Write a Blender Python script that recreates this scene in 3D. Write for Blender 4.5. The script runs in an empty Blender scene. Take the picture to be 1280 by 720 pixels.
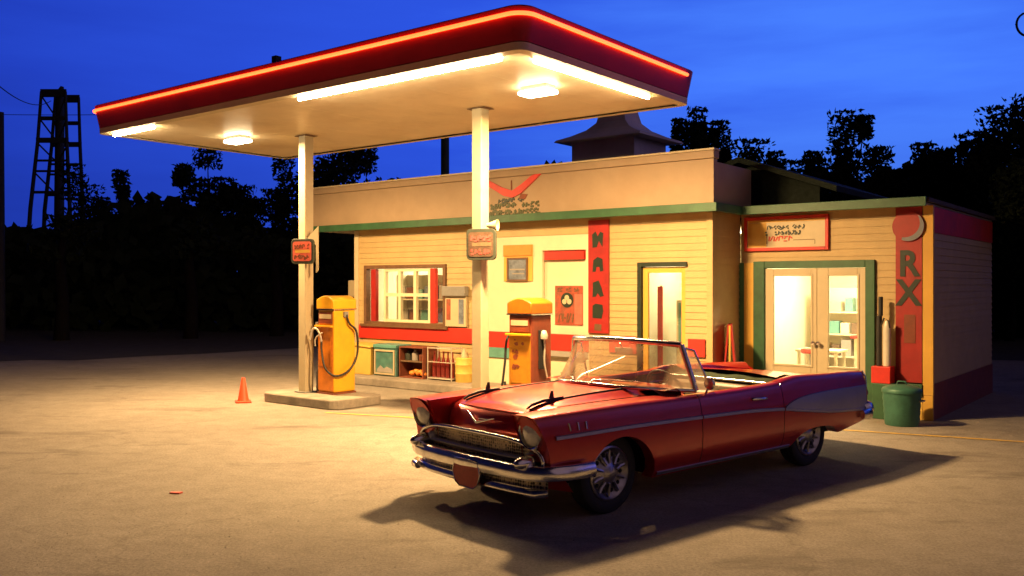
import bpy, bmesh, math, random
import numpy as np
from mathutils import Vector, Matrix

random.seed(7)
SC = bpy.context.scene
COL = SC.collection
R = math.radians

# ------------------------------------------------------------------ helpers
class MB:
    """collects geometry that ends up as ONE mesh object"""
    def __init__(self):
        self.v, self.f = [], []
        self.m = None
    def _add(self, vs, fs):
        n = len(self.v)
        if self.m is not None:
            vs = [self.m @ Vector(p) for p in vs]
        self.v.extend([tuple(p) for p in vs])
        self.f.extend([tuple(i + n for i in f) for f in fs])
    def box(self, x0, x1, y0, y1, z0, z1):
        p = [(x0,y0,z0),(x1,y0,z0),(x1,y1,z0),(x0,y1,z0),(x0,y0,z1),(x1,y0,z1),(x1,y1,z1),(x0,y1,z1)]
        self._add(p, [(3,2,1,0),(4,5,6,7),(0,1,5,4),(1,2,6,5),(2,3,7,6),(3,0,4,7)])
        return self
    def quad(self, a, b, c, d):
        self._add([a,b,c,d], [(0,1,2,3)]); return self
    def grid(self, rows, close=False):
        nr, nc = len(rows), len(rows[0])
        fs = []
        for i in range(nr-1):
            for j in range(nc-1 if not close else nc):
                k = (j+1) % nc
                fs.append((i*nc+j, i*nc+k, (i+1)*nc+k, (i+1)*nc+j))
        self._add([p for r_ in rows for p in r_], fs); return self
    def tube(self, path, rad, n=8, closed=False, cap=True, flat=None):
        """round (or flattened) tube along a path; rad a number or one per point"""
        P = [Vector(p) for p in path]
        m = len(P)
        rads = rad if isinstance(rad, (list, tuple)) else [rad]*m
        rows = []
        up = None
        for i in range(m):
            a = P[(i-1) % m] if (closed or i > 0) else P[i]
            b = P[(i+1) % m] if (closed or i < m-1) else P[i]
            t = (b-a).normalized()
            if up is None:
                up = Vector((0,0,1)) if abs(t.z) < .9 else Vector((1,0,0))
            s = t.cross(up)
            if s.length < 1e-6: s = t.cross(Vector((0,1,0)))
            s.normalize()
            up = s.cross(t).normalized()
            fx, fz = flat if flat else (1,1)
            rows.append([P[i] + s*(math.cos(2*math.pi*k/n)*rads[i]*fx) + up*(math.sin(2*math.pi*k/n)*rads[i]*fz) for k in range(n)])
        base = len(self.v)
        if closed: rows.append(rows[0])
        self.grid(rows, close=True)
        if cap and not closed:
            self._add(rows[0], [tuple(range(n))]); self._add(rows[-1], [tuple(reversed(range(n)))])
        return self
    def cyl(self, p0, p1, r0, r1=None, n=16):
        return self.tube([p0, p1], [r0, r0 if r1 is None else r1], n)
    def lathe(self, prof, n=24, axis='z', o=(0,0,0)):
        """prof: (radius, height)"""
        rows = []
        for r_, h in prof:
            row = []
            for k in range(n):
                a = 2*math.pi*k/n
                c, s = r_*math.cos(a), r_*math.sin(a)
                p = (c, s, h) if axis == 'z' else ((c, h, s) if axis == 'y' else (h, c, s))
                row.append((p[0]+o[0], p[1]+o[1], p[2]+o[2]))
            rows.append(row)
        return self.grid(rows, close=True)
    def prism(self, poly, y0, y1):
        """poly in x,z extruded in y"""
        n = len(poly)
        vs = [(x,y0,z) for x,z in poly] + [(x,y1,z) for x,z in poly]
        fs = [tuple(range(n)), tuple(reversed(range(n,2*n)))]
        fs += [(i, i+n, (i+1)%n+n, (i+1)%n) for i in range(n)]
        self._add(vs, fs); return self
    def plate(self, poly, z0, z1):
        """poly in x,y extruded in z"""
        n = len(poly)
        vs = [(x,y,z0) for x,y in poly] + [(x,y,z1) for x,y in poly]
        fs = [tuple(reversed(range(n))), tuple(range(n,2*n))]
        fs += [(i, (i+1)%n, (i+1)%n+n, i+n) for i in range(n)]
        self._add(vs, fs); return self
    def build(self, name, mat, parent=None, smooth=None, bevel=0, loc=None, weld=False, fixn=True):
        me = bpy.data.meshes.new(name)
        me.from_pydata(self.v, [], self.f)
        if weld or fixn:
            bm = bmesh.new(); bm.from_mesh(me)
            if weld: bmesh.ops.remove_doubles(bm, verts=bm.verts, dist=2e-4)
            if fixn: bmesh.ops.recalc_face_normals(bm, faces=bm.faces)
            bm.to_mesh(me); bm.free()
        me.materials.append(mat)
        if smooth is not None:
            me.shade_smooth()
            me.set_sharp_from_angle(angle=R(smooth))
        o = bpy.data.objects.new(name, me); COL.objects.link(o)
        if parent: o.parent = parent
        if loc: o.location = loc
        if bevel:
            b = o.modifiers.new('bevel', 'BEVEL'); b.width = bevel; b.segments = 2; b.limit_method = 'ANGLE'; b.angle_limit = R(40)
        return o

def tag(o, label=None, cat=None, group=None, kind=None):
    if label: o['label'] = label
    if cat: o['category'] = cat
    if group: o['group'] = group
    if kind: o['kind'] = kind
    return o

def thing(name, label, cat, loc=(0,0,0), rz=0, group=None):
    o = bpy.data.objects.new(name, None); COL.objects.link(o)
    o.empty_display_size = .2
    o.location = loc; o.rotation_euler = (0,0,rz)
    return tag(o, label, cat, group)

def copy_tree(o, parent=None):
    kids = [c for c in COL.objects if c.parent == o]
    c = o.copy(); COL.objects.link(c)
    if parent: c.parent = parent
    for k in kids: copy_tree(k, c)
    return c

def smooth01(a, b, x):
    t = min(1, max(0, (x-a)/(b-a))); return t*t*(3-2*t)

def crv(pts):
    """smooth monotone-ish curve through (x, value) points"""
    pts = sorted(pts); xs = [p[0] for p in pts]; ys = [p[1] for p in pts]
    n = len(xs); d = [(ys[i+1]-ys[i])/(xs[i+1]-xs[i]) for i in range(n-1)]
    m = [d[0]] + [0 if d[i-1]*d[i] <= 0 else 2*d[i-1]*d[i]/(d[i-1]+d[i]) for i in range(1,n-1)] + [d[-1]]
    def f(x):
        if x <= xs[0]: return ys[0]
        if x >= xs[-1]: return ys[-1]
        i = max(k for k in range(n-1) if xs[k] <= x)
        h = xs[i+1]-xs[i]; t = (x-xs[i])/h
        return ((2*t**3-3*t**2+1)*ys[i] + (t**3-2*t**2+t)*h*m[i] + (-2*t**3+3*t**2)*ys[i+1] + (t**3-t**2)*h*m[i+1])
    return f

# ------------------------------------------------------------------ materials
def mat(name, col, rough=.6, metal=0, var=.12, scale=6, bump=0, bscale=60, coat=0, dirt=None, dscale=1.5, damt=.35, spec=.5):
    m = bpy.data.materials.new(name); m.use_nodes = True
    nt = m.node_tree; N = nt.nodes; L = nt.links
    p = N['Principled BSDF']
    p.inputs['Roughness'].default_value = rough; p.inputs['Metallic'].default_value = metal
    p.inputs['Coat Weight'].default_value = coat; p.inputs['Coat Roughness'].default_value = .12 if coat == .8 else .04
    p.inputs['Specular IOR Level'].default_value = spec
    tc = N.new('ShaderNodeTexCoord')
    ns = N.new('ShaderNodeTexNoise'); ns.inputs['Scale'].default_value = scale; ns.inputs['Detail'].default_value = 6
    ns.inputs['Roughness'].default_value = .65
    L.new(tc.outputs['Object'], ns.inputs['Vector'])
    cr = N.new('ShaderNodeValToRGB')
    a, b = 1-var, 1+var
    cr.color_ramp.elements[0].position = .3; cr.color_ramp.elements[1].position = .7
    cr.color_ramp.elements[0].color = (*[c*a for c in col], 1); cr.color_ramp.elements[1].color = (*[min(1,c*b) for c in col], 1)
    L.new(ns.outputs['Fac'], cr.inputs['Fac'])
    out = cr.outputs['Color']
    if dirt:
        n2 = N.new('ShaderNodeTexNoise'); n2.inputs['Scale'].default_value = dscale; n2.inputs['Detail'].default_value = 8
        n2.inputs['Roughness'].default_value = .7
        L.new(tc.outputs['Object'], n2.inputs['Vector'])
        r2 = N.new('ShaderNodeMapRange'); r2.inputs['From Min'].default_value = .48; r2.inputs['From Max'].default_value = .72
        r2.inputs['To Max'].default_value = damt
        L.new(n2.outputs['Fac'], r2.inputs['Value'])
        mx = N.new('ShaderNodeMix'); mx.data_type = 'RGBA'
        mx.inputs['B'].default_value = (*dirt, 1)
        L.new(r2.outputs['Result'], mx.inputs['Factor']); L.new(out, mx.inputs['A'])
        out = mx.outputs['Result']
    L.new(out, p.inputs['Base Color'])
    if bump:
        nb = N.new('ShaderNodeTexNoise'); nb.inputs['Scale'].default_value = bscale; nb.inputs['Detail'].default_value = 4
        L.new(tc.outputs['Object'], nb.inputs['Vector'])
        bp = N.new('ShaderNodeBump'); bp.inputs['Strength'].default_value = bump; bp.inputs['Distance'].default_value = .01
        L.new(nb.outputs['Fac'], bp.inputs['Height']); L.new(bp.outputs['Normal'], p.inputs['Normal'])
    return m

def emis(name, col, s):
    m = bpy.data.materials.new(name); m.use_nodes = True
    nt = m.node_tree; p = nt.nodes['Principled BSDF']
    p.inputs['Base Color'].default_value = (.8,.8,.8,1)
    p.inputs['Emission Color'].default_value = (*col, 1); p.inputs['Emission Strength'].default_value = s
    return m

def glass(name, tint=(1,1,1), dust_haze=.06, refl=.12, dust_haze_col=(.5,.45,.38)):
    m = bpy.data.materials.new(name); m.use_nodes = True
    nt = m.node_tree; N = nt.nodes; L = nt.links
    N.remove(N['Principled BSDF'])
    out = N['Material Output']
    t = N.new('ShaderNodeBsdfTransparent'); t.inputs['Color'].default_value = (*tint, 1)
    g = N.new('ShaderNodeBsdfGlossy'); g.inputs['Roughness'].default_value = .03
    d = N.new('ShaderNodeBsdfDiffuse'); d.inputs['Color'].default_value = (*dust_haze_col, 1)
    lw = N.new('ShaderNodeLayerWeight'); lw.inputs['Blend'].default_value = .25
    mr = N.new('ShaderNodeMapRange'); mr.inputs['To Min'].default_value = refl*.5; mr.inputs['To Max'].default_value = min(1, refl*5)
    L.new(lw.outputs['Facing'], mr.inputs['Value'])
    m1 = N.new('ShaderNodeMixShader'); L.new(mr.outputs['Result'], m1.inputs['Fac']); L.new(t.outputs[0], m1.inputs[1]); L.new(g.outputs[0], m1.inputs[2])
    tc = N.new('ShaderNodeTexCoord'); ns = N.new('ShaderNodeTexNoise'); ns.inputs['Scale'].default_value = 3; ns.inputs['Detail'].default_value = 6
    L.new(tc.outputs['Object'], ns.inputs['Vector'])
    m3 = N.new('ShaderNodeMapRange'); m3.inputs['From Min'].default_value = .3; m3.inputs['From Max'].default_value = .75
    m3.inputs['To Min'].default_value = dust_haze*.4; m3.inputs['To Max'].default_value = dust_haze*1.8
    L.new(ns.outputs['Fac'], m3.inputs['Value'])
    m2 = N.new('ShaderNodeMixShader'); L.new(m3.outputs['Result'], m2.inputs['Fac']); L.new(m1.outputs[0], m2.inputs[1])
    tl = N.new('ShaderNodeBsdfTranslucent'); tl.inputs['Color'].default_value = (*dust_haze_col, 1)
    md = N.new('ShaderNodeMixShader'); md.inputs['Fac'].default_value = .5; L.new(d.outputs[0], md.inputs[1]); L.new(tl.outputs[0], md.inputs[2]); L.new(md.outputs[0], m2.inputs[2])
    L.new(m2.outputs[0], out.inputs['Surface'])
    return m

def mesh_mat(name, cola, colb, scale, metal=.6):
    m = bpy.data.materials.new(name); m.use_nodes = True
    nt = m.node_tree; N = nt.nodes; L = nt.links; p = N['Principled BSDF']
    tc = N.new('ShaderNodeTexCoord'); ck = N.new('ShaderNodeTexVoronoi'); ck.inputs['Scale'].default_value = scale
    ck.inputs['Randomness'].default_value = .25
    L.new(tc.outputs['Object'], ck.inputs['Vector'])
    cr = N.new('ShaderNodeValToRGB'); cr.color_ramp.elements[0].color = (*cola,1); cr.color_ramp.elements[1].color = (*colb,1)
    cr.color_ramp.elements[0].position = .35; cr.color_ramp.elements[1].position = .55
    L.new(ck.outputs['Distance'], cr.inputs['Fac']); L.new(cr.outputs['Color'], p.inputs['Base Color'])
    p.inputs['Metallic'].default_value = metal; p.inputs['Roughness'].default_value = .35
    bp = N.new('ShaderNodeBump'); bp.inputs['Strength'].default_value = .8; bp.inputs['Distance'].default_value = .01
    L.new(ck.outputs['Distance'], bp.inputs['Height']); L.new(bp.outputs['Normal'], p.inputs['Normal'])
    return m

def ground_mat():
    m = bpy.data.materials.new('worn_dusty_concrete'); m.use_nodes = True
    nt = m.node_tree; N = nt.nodes; L = nt.links; p = N['Principled BSDF']
    tc = N.new('ShaderNodeTexCoord')
    def noise(s, d=6, r=.6, w=None):
        n = N.new('ShaderNodeTexNoise'); n.inputs['Scale'].default_value = s; n.inputs['Detail'].default_value = d; n.inputs['Roughness'].default_value = r
        L.new(w or tc.outputs['Object'], n.inputs['Vector']); return n
    def ramp(src, p0, c0, p1, c1):
        r_ = N.new('ShaderNodeValToRGB'); r_.color_ramp.elements[0].position = p0; r_.color_ramp.elements[1].position = p1
        r_.color_ramp.elements[0].color = (*c0,1); r_.color_ramp.elements[1].color = (*c1,1); L.new(src, r_.inputs['Fac']); return r_
    def mixc(f, a, b, mode='MIX'):
        x = N.new('ShaderNodeMix'); x.data_type = 'RGBA'; x.blend_type = mode
        if isinstance(f, float): x.inputs['Factor'].default_value = f
        else: L.new(f, x.inputs['Factor'])
        for nm, q in (('A',a),('B',b)):
            if isinstance(q, tuple): x.inputs[nm].default_value = (*q,1)
            else: L.new(q, x.inputs[nm])
        return x.outputs['Result']
    big = ramp(noise(.35, 5).outputs['Fac'], .3, (.225,.202,.172), .7, (.295,.272,.235))
    fine = ramp(noise(45, 4, .8).outputs['Fac'], .25, (.55,.55,.55), .75, (1.35,1.35,1.35))
    c = mixc(1.0, big.outputs['Color'], fine.outputs['Color'], 'MULTIPLY')
    mid = ramp(noise(4, 7, .75).outputs['Fac'], .35, (.84,.83,.81), .62, (1.06,1.06,1.06))
    c = mixc(1.0, c, mid.outputs['Color'], 'MULTIPLY')
    # oil stains, elongated
    mp = N.new('ShaderNodeMapping'); mp.inputs['Scale'].default_value = (.45,1.5,1); mp.inputs['Rotation'].default_value = (0,0,R(15))
    L.new(tc.outputs['Object'], mp.inputs['Vector'])
    st = ramp(noise(.9, 6, .7, mp.outputs['Vector']).outputs['Fac'], .565, (0,0,0), .72, (.72,.72,.72))
    c = mixc(st.outputs['Color'], c, (.075,.06,.05))
    # fine cracks
    vo = N.new('ShaderNodeTexVoronoi'); vo.feature = 'DISTANCE_TO_EDGE'; vo.inputs['Scale'].default_value = .33
    wn = noise(1.6, 5)
    ad = N.new('ShaderNodeVectorMath'); ad.operation = 'MULTIPLY_ADD'; ad.inputs[1].default_value = (.9,.9,.9)
    L.new(wn.outputs['Color'], ad.inputs[0]); L.new(tc.outputs['Object'], ad.inputs[2]); L.new(ad.outputs[0], vo.inputs['Vector'])
    ck = ramp(vo.outputs['Distance'], .002, (.22,.22,.22), .008, (0,0,0))
    c = mixc(ck.outputs['Color'], c, (.07,.055,.045))
    L.new(c, p.inputs['Base Color'])
    rr = N.new('ShaderNodeMapRange'); rr.inputs['To Min'].default_value = .7; rr.inputs['To Max'].default_value = .95
    L.new(mid.outputs['Color'], rr.inputs['Value']); L.new(rr.outputs['Result'], p.inputs['Roughness'])
    p.inputs['Specular IOR Level'].default_value = .25
    b = N.new('ShaderNodeBump'); b.inputs['Strength'].default_value = .7; b.inputs['Distance'].default_value = .012
    L.new(noise(38, 6, .75).outputs['Fac'], b.inputs['Height'])
    b2 = N.new('ShaderNodeBump'); b2.inputs['Strength'].default_value = .35; b2.inputs['Distance'].default_value = .05
    L.new(noise(2.2, 4, .6).outputs['Fac'], b2.inputs['Height']); L.new(b2.outputs['Normal'], b.inputs['Normal'])
    L.new(b.outputs['Normal'], p.inputs['Normal'])
    return m

M = dict(
    ground=ground_mat(),
    verge=mat('dark_earth_and_grass', (.03,.027,.02), .95, var=.5, scale=3, bump=.8, bscale=12),
    kerb=mat('kerb_concrete', (.26,.23,.19), .9, var=.25, scale=5, bump=.5, bscale=50, dirt=(.09,.075,.06), damt=.6),
    cream=mat('cream_clapboard_paint', (.45,.325,.145), .6, var=.09, scale=3, bump=.12, bscale=25, dirt=(.30,.20,.10), dscale=2.2, damt=.28),
    parapet=mat('buff_parapet_paint', (.33,.24,.155), .65, var=.1, scale=2, bump=.1, dirt=(.28,.18,.10), dscale=.8, damt=.4),
    white=mat('ivory_wall_paint', (.66,.60,.41), .6, var=.06, scale=2, bump=.08, dirt=(.5,.4,.25), damt=.25),
    trimcream=mat('pale_trim_paint', (.50,.42,.27), .5, var=.08, dirt=(.3,.22,.12), damt=.3),
    red=mat('red_paint', (.55,.025,.015), .5, var=.15, scale=4, bump=.08, dirt=(.22,.02,.015), damt=.5),
    redsign=mat('red_enamel_sign', (.30,.014,.012), .5, var=.2, scale=5, dirt=(.20,.02,.02), dscale=3, damt=.6),
    orange=mat('orange_paint', (.70,.22,.03), .5, var=.12),
    green=mat('dark_green_paint', (.03,.10,.045), .5, var=.2, scale=5, bump=.1, dirt=(.02,.035,.02), damt=.5),
    teal=mat('teal_paint', (.10,.28,.24), .5, var=.15),
    dgreen=mat('black_green_letters', (.012,.024,.014), .5, var=.2),
    olive=mat('olive_letters', (.04,.05,.008), .5, var=.25, scale=20),
    yellowtrim=mat('ochre_trim', (.62,.36,.06), .55, var=.1, dirt=(.3,.15,.04), damt=.4),
    brown=mat('brown_wood_frame', (.13,.065,.03), .6, var=.25, scale=9),
    roof=mat('dark_shingles', (.055,.04,.035), .9, var=.3, scale=14, bump=.6, bscale=30),
    grey=mat('grey_metal', (.25,.25,.24), .5, .3, var=.15),
    cupola=mat('weathered_grey_boards', (.74,.65,.57), .8, var=.15, scale=3, dirt=(.15,.11,.09), damt=.5),
    fascia=mat('deep_red_fascia', (.33,.012,.02), .38, var=.1, scale=2, dirt=(.2,.01,.015), damt=.4, bump=.05, bscale=3),
    soffit=mat('cream_soffit_panels', (.62,.52,.36), .45, var=.08, scale=1.5, dirt=(.38,.26,.12), dscale=.9, damt=.5, bump=.06, bscale=3),
    column=mat('cream_steel_column', (.42,.36,.24), .5, var=.08, scale=4, dirt=(.25,.17,.08), dscale=4, damt=.4),
    pumpy=mat('yellow_pump_enamel', (.72,.36,.015), .35, var=.08, scale=4, dirt=(.45,.18,.02), dscale=3, damt=.4, coat=.3),
    pumpo=mat('orange_pump_front', (.55,.17,.01), .4, var=.15, scale=6, dirt=(.3,.07,.015), dscale=4, damt=.5, coat=.2),
    pumpo2=mat('amber_pump_front', (.48,.21,.012), .4, var=.15, scale=6, dirt=(.4,.12,.02), dscale=4, damt=.5, coat=.2),
    pumpr=mat('rust_red_pump_side', (.20,.045,.02), .45, var=.25, scale=8, dirt=(.09,.03,.02), dscale=5, damt=.5),
    rubber=mat('black_rubber', (.014,.013,.012), .55, var=.2),
    tyre=mat('tyre_rubber', (.016,.016,.017), .8, var=.2, bump=.2),
    black=mat('black_underside', (.006,.006,.006), .9, var=.1),
    nozzle=mat('pale_metal_nozzle', (.55,.5,.42), .35, .4, var=.1),
    paint=mat('dark_red_car_paint', (.50,.022,.014), .34, .5, var=.07, scale=1.2, coat=.8, spec=.5, dirt=(.30,.016,.011), dscale=2.5, damt=.35),
    chrome=mat('worn_chrome', (.74,.72,.69), .2, 1, var=.15, scale=9, dirt=(.25,.2,.16), dscale=6, damt=.55),
    alu=mat('anodised_silver', (.42,.41,.43), .42, .85, var=.08, scale=6),
    rimm=mat('steel_wheel_disc', (.44,.43,.43), .33, 1, var=.2, scale=10, dirt=(.08,.06,.05), damt=.6, dscale=8),
    mesh=mesh_mat('gold_grille_mesh', (.03,.025,.02), (.62,.50,.33), 40, .35),
    lens=mat('headlamp_glass', (.74,.72,.62), .25, 0, var=.25, scale=16, coat=1, bump=.35, bscale=26),
    seat=mat('tan_vinyl', (.085,.06,.04), .5, var=.2, scale=7, bump=.15),
    trimint=mat('grey_green_door_card', (.035,.042,.03), .55, var=.2),
    plate=mat('red_plate', (.50,.05,.035), .45, var=.2, scale=14, dirt=(.18,.03,.02), damt=.5, dscale=12),
    cone=mat('orange_red_cone', (.75,.07,.02), .5, var=.1),
    can=mat('green_galvanised_bin', (.04,.14,.10), .5, .2, var=.25, scale=7, dirt=(.02,.05,.03), damt=.6, bump=.15, bscale=14),
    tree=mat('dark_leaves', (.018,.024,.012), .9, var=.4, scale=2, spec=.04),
    trunk=mat('bark', (.014,.011,.009), .95, spec=.04, var=.3, scale=9, bump=.8, bscale=18),
    tower=mat('dark_steel_lattice', (.02,.02,.022), .8, var=.2),
    wood=mat('old_wood', (.14,.085,.045), .8, var=.3, scale=8, bump=.3, bscale=20),
    cooler=mat('teal_cooler_paint', (.06,.17,.15), .45, var=.3, scale=7, dirt=(.25,.28,.25), damt=.5),
    crate=mat('brown_red_crate', (.17,.045,.02), .7, var=.35, scale=9),
    bottle=mat('dark_red_bottle', (.16,.015,.012), .2, var=.3, coat=.5),
    yel=mat('yellow_box_paint', (.66,.44,.09), .55, var=.1, dirt=(.4,.25,.06), damt=.4),
    linep=mat('faded_yellow_line', (.50,.33,.06), .85, var=.35, scale=18, dirt=(.25,.21,.16), dscale=9, damt=1.0),
    poster=mat('faded_red_poster', (.30,.06,.03), .6, var=.4, scale=9, dirt=(.12,.08,.05), dscale=7, damt=.8),
    screen=mat('blue_grey_print', (.16,.19,.24), .3, var=.5, scale=8),
    signface=mat('salmon_red_sign_face', (.66,.13,.09), .45, var=.2, scale=9),
    signdark=mat('brown_sign_face', (.085,.050,.032), .5, var=.3, scale=12),
    redsign2=mat('pink_red_sign_letters', (.50,.07,.06), .5, var=.2),
    pumpcap=mat('orange_pump_cap', (.42,.125,.008), .4, var=.12, scale=6, dirt=(.25,.06,.01), dscale=5, damt=.5),
    boot=mat('dark_green_boot_cloth', (.035,.045,.03), .95, var=.25, scale=9, bump=.3, bscale=40, spec=.05),
    roofdark=mat('dark_green_grey_roofing', (.018,.024,.019), .9, var=.3, scale=14, bump=.4, bscale=30, spec=.15),
    purple=mat('purple_tarp', (.10,.04,.07), .6, var=.3, scale=5, bump=.5, bscale=8),
    blue=mat('blue_goods', (.08,.12,.22), .5, var=.4, scale=9),
    interior=mat('interior_ivory', (.80,.74,.56), .6, var=.05),
    pole=mat('dark_green_pole', (.02,.045,.035), .6, var=.2),
    tank=mat('grey_blue_drum', (.16,.17,.2), .5, var=.2),
    bglass=glass('window_glass', (.97,.97,.95), .03, .07),
    wglass=glass('hazy_windshield', (.86,.85,.80), .42, .08, (.45,.36,.26)),  # thick tan film stands in for the reflected haze on the glass
    clearbottle=mat('pale_glass_cylinder', (.62,.58,.48), .15, 0, var=.1, coat=1),
    scrap=mat('red_scrap', (.6,.09,.05), .6, var=.2),
    hull=mat('shop_grey', (.3,.28,.25), .6),
)
M_tube = emis('fluorescent_tube', (1,.75,.41), 150)
M_tube_hot = emis('fluorescent_tube_hot', (1,.72,.37), 110)
M_diff = emis('lit_diffuser', (1,.80,.46), 30)
M_neon = emis('red_neon', (1,.075,.012), 5.5)
M_int = emis('lit_ceiling_lamp', (1,.9,.66), 6)

# ------------------------------------------------------------------ frames
TH = R(38)
A0 = Vector((5.83, 12.56, 0))         # front right corner of the annex

def pseudo(mb, x0, x1, z0, z1, y, n, seed, th=.012, t=.006):
    """worn lettering nobody can read any more: n clusters of slanted strokes"""
    rnd = random.Random(seed); w = (x1-x0)/n; h = z1-z0; m = 0
    def stroke(ax, az, bx, bz, k):
        d = Vector((bx-ax, bz-az)); d.normalize(); nx, nz = -d.y*th/2*k, d.x*th/2*k
        mb.prism([(ax+nx,az+nz),(bx+nx,bz+nz),(bx-nx,bz-nz),(ax-nx,az-nz)], y-t-.00025*(m % 9), y)
    for i in range(n):
        if rnd.random() < .06: continue
        a = x0+i*w+w*.14; ww = w*.66; sl = h*.16; zo = rnd.uniform(-.06,.06)*h; hh = h*rnd.uniform(.78,1)
        k = rnd.uniform(.8,1.25)
        pts = {'a':(a,z0+zo),'b':(a+sl,z0+zo+hh),'c':(a+ww,z0+zo),'d':(a+ww+sl,z0+zo+hh),'e':(a+sl/2,z0+zo+hh/2),'f':(a+ww+sl/2,z0+zo+hh*.45),'g':(a+ww/2,z0+zo),'h':(a+ww/2+sl,z0+zo+hh)}
        for st in rnd.choice(('ab ef','ab bd df','gh ef','be ef fc ca','ag gf fh','ab bf','eh hd fc','ac eb','ab gd','bd eh ac')).split():
            m += 1; stroke(*pts[st[0]], *pts[st[1]], k)

def letter(ch, size, name, m, parent, loc, ext=.008, sx=1):
    cu = bpy.data.curves.new(name, 'FONT'); cu.body = ch; cu.size = size; cu.extrude = ext
    cu.align_x = 'CENTER'; cu.offset = size*.03
    tmp = bpy.data.objects.new('tmp', cu); COL.objects.link(tmp)
    me = bpy.data.meshes.new_from_object(tmp.evaluated_get(bpy.context.evaluated_depsgraph_get()))
    COL.objects.unlink(tmp); bpy.data.objects.remove(tmp)
    me.name = name; me.materials.clear(); me.materials.append(m)
    o = bpy.data.objects.new(name, me); COL.objects.link(o); o.parent = parent
    o.location = loc; o.rotation_euler = (R(90),0,0); o.scale = (sx,1,1)
    return o

# ------------------------------------------------------------------ SETTING
g = MB(); g.quad((-250,-60,0),(250,-60,0),(250,400,0),(-250,400,0))
tag(g.build('ground', M['ground']), kind='structure')
vg = MB()   # dark earth beyond the forecourt; its uneven edge paints in where the lamplight ends
edge = []
rnd = random.Random(3)
for i in range(60):
    x = -60 + i*1.2
    y = 22.3 + (x+11)*.95*(1 if x > -11 else .25) + rnd.uniform(-.5,.5)
    edge.append((x, min(y, 31)))
vs = [(x,y,.006) for x,y in edge] + [(x,140,.006) for x,y in edge]
n = len(edge)
vg._add(vs, [(i,i+1,i+1+n,i+n) for i in range(n-1)])
tag(vg.build('verge', M['verge']), kind='structure')
vg = MB(); vg.quad((10.6,23,.006),(60,8,.006),(60,140,.006),(10.6,140,.006))
tag(vg.build('verge', M['verge']), kind='structure')

wk = MB(); wk.box(-10.75,-2.95,-1.85,-1.02,0,.15)
w = wk.build('walkway', M['kerb'], bevel=.02); w.location = A0; w.rotation_euler = (0,0,-TH); tag(w, kind='structure')

def painted(p0, p1, wd):
    a = Vector((*p0,0)); b = Vector((*p1,0)); s = (b-a).normalized().cross(Vector((0,0,1)))*wd/2
    rows = []
    for i in range(13):
        q = a.lerp(b, i/12); e = rnd.uniform(.7,1)
        rows.append([q+s*e+Vector((0,0,.005)), q-s*e+Vector((0,0,.005))])
    tag(MB().grid(rows).build('painted_line', M['linep']), kind='structure')
painted((-2.75,13.33),(-.6,12.55),.09)
painted((4.3,11.75),(6.6,10.65),.10)

# ------------------------------------------------------------------ BUILDING
B = thing('gas_station', 'low cream clapboard filling station with green eaves, red band and lit windows', 'gas station', A0, -TH)

def clap(mb, x0, x1, z0, z1, y, holes=(), pitch=.105, back=.11):
    xs = sorted({x0,x1,*[h[0] for h in holes],*[h[1] for h in holes]})
    zs = sorted({z0,z1,*[h[2] for h in holes],*[h[3] for h in holes]})
    for xa, xb in zip(xs, xs[1:]):
        for za, zb in zip(zs, zs[1:]):
            cx, cz = (xa+xb)/2, (za+zb)/2
            if any(h[0] < cx < h[1] and h[2] < cz < h[3] for h in holes): continue
            k = math.floor(za/pitch+1e-6)
            while k*pitch < zb-1e-6:
                p, q = max(za, k*pitch), min(zb, (k+1)*pitch)
                dp = .012*(1-(p-k*pitch)/pitch); dq = .012*(1-(q-k*pitch)/pitch)
                mb.quad((xa,y-dp,p),(xb,y-dp,p),(xb,y-dq,q),(xa,y-dq,q))
                if p > za+1e-6 or abs(p-k*pitch) < 1e-6:
                    mb.quad((xa,y,p),(xb,y,p),(xb,y-dp,p),(xa,y-dp,p))
                k += 1
            mb.quad((xa,y+back,za),(xa,y+back,zb),(xb,y+back,zb),(xb,y+back,za))

YM = -1.0
mb = MB()
clap(mb, -10.63, -2.82, 0, 2.99, YM, holes=[(-10.32,-8.18,1.10,2.24),(-4.02,-3.26,.08,2.19),(-7.42,-5.0,.0,2.72)])
mb.m = Matrix.Translation((-2.82,0,0)) @ Matrix.Rotation(R(90),4,'Z')     # step wall, faces right
clap(mb, YM+.002, -.002, 0, 2.99, 0, back=.02)
mb.m = Matrix.Translation((-10.63,0,0)) @ Matrix.Rotation(R(-90),4,'Z')   # far end wall, faces left
clap(mb, -5.0, 1.0, 0, 2.99, 0)
mb.m = None
mb.box(-10.52,-2.75,4.9,5.0,0,2.99)
mb.build('main_wall', M['cream'], B, fixn=False)
mb = MB()
clap(mb, -2.80, -.09, .50, 2.99, 0, holes=[(-2.42,-.86,.08,2.17)])
clap(mb, -2.80, -.09, .0, .50, 0, holes=[(-2.42,-.86,.08,.6),(-.75,-.09,0,.5)])
mb.m = Matrix.Rotation(R(90),4,'Z')
clap(mb, .012, 4.2, .5, 2.62, 0)
mb.m = None
mb.box(-2.74,-.12,4.1,4.2,0,2.99)
mb.build('annex_wall', M['cream'], B, fixn=False)
mb = MB(); mb.box(.002,.016,.03,4.2,2.62,2.98); mb.build('red_frieze', M['red'], B)
mb = MB(); mb.box(-.01,.02,.03,4.2,.0,.5); mb.build('side_plinth', M['pumpr'], B)
mb = MB(); mb.box(-.11,.03,-.035,.028,.35,3.0); mb.build('corner_board', M['yellowtrim'], B, bevel=.006)
mb = MB(); mb.box(-.11,.025,-.03,.028,.0,.348); mb.build('corner_board', M['yellowtrim'], B, bevel=.006)
mb = MB(); mb.box(-.75,-.112,-.06,.02,.33,.5); mb.build('green_plinth', M['green'], B, bevel=.006)
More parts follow.
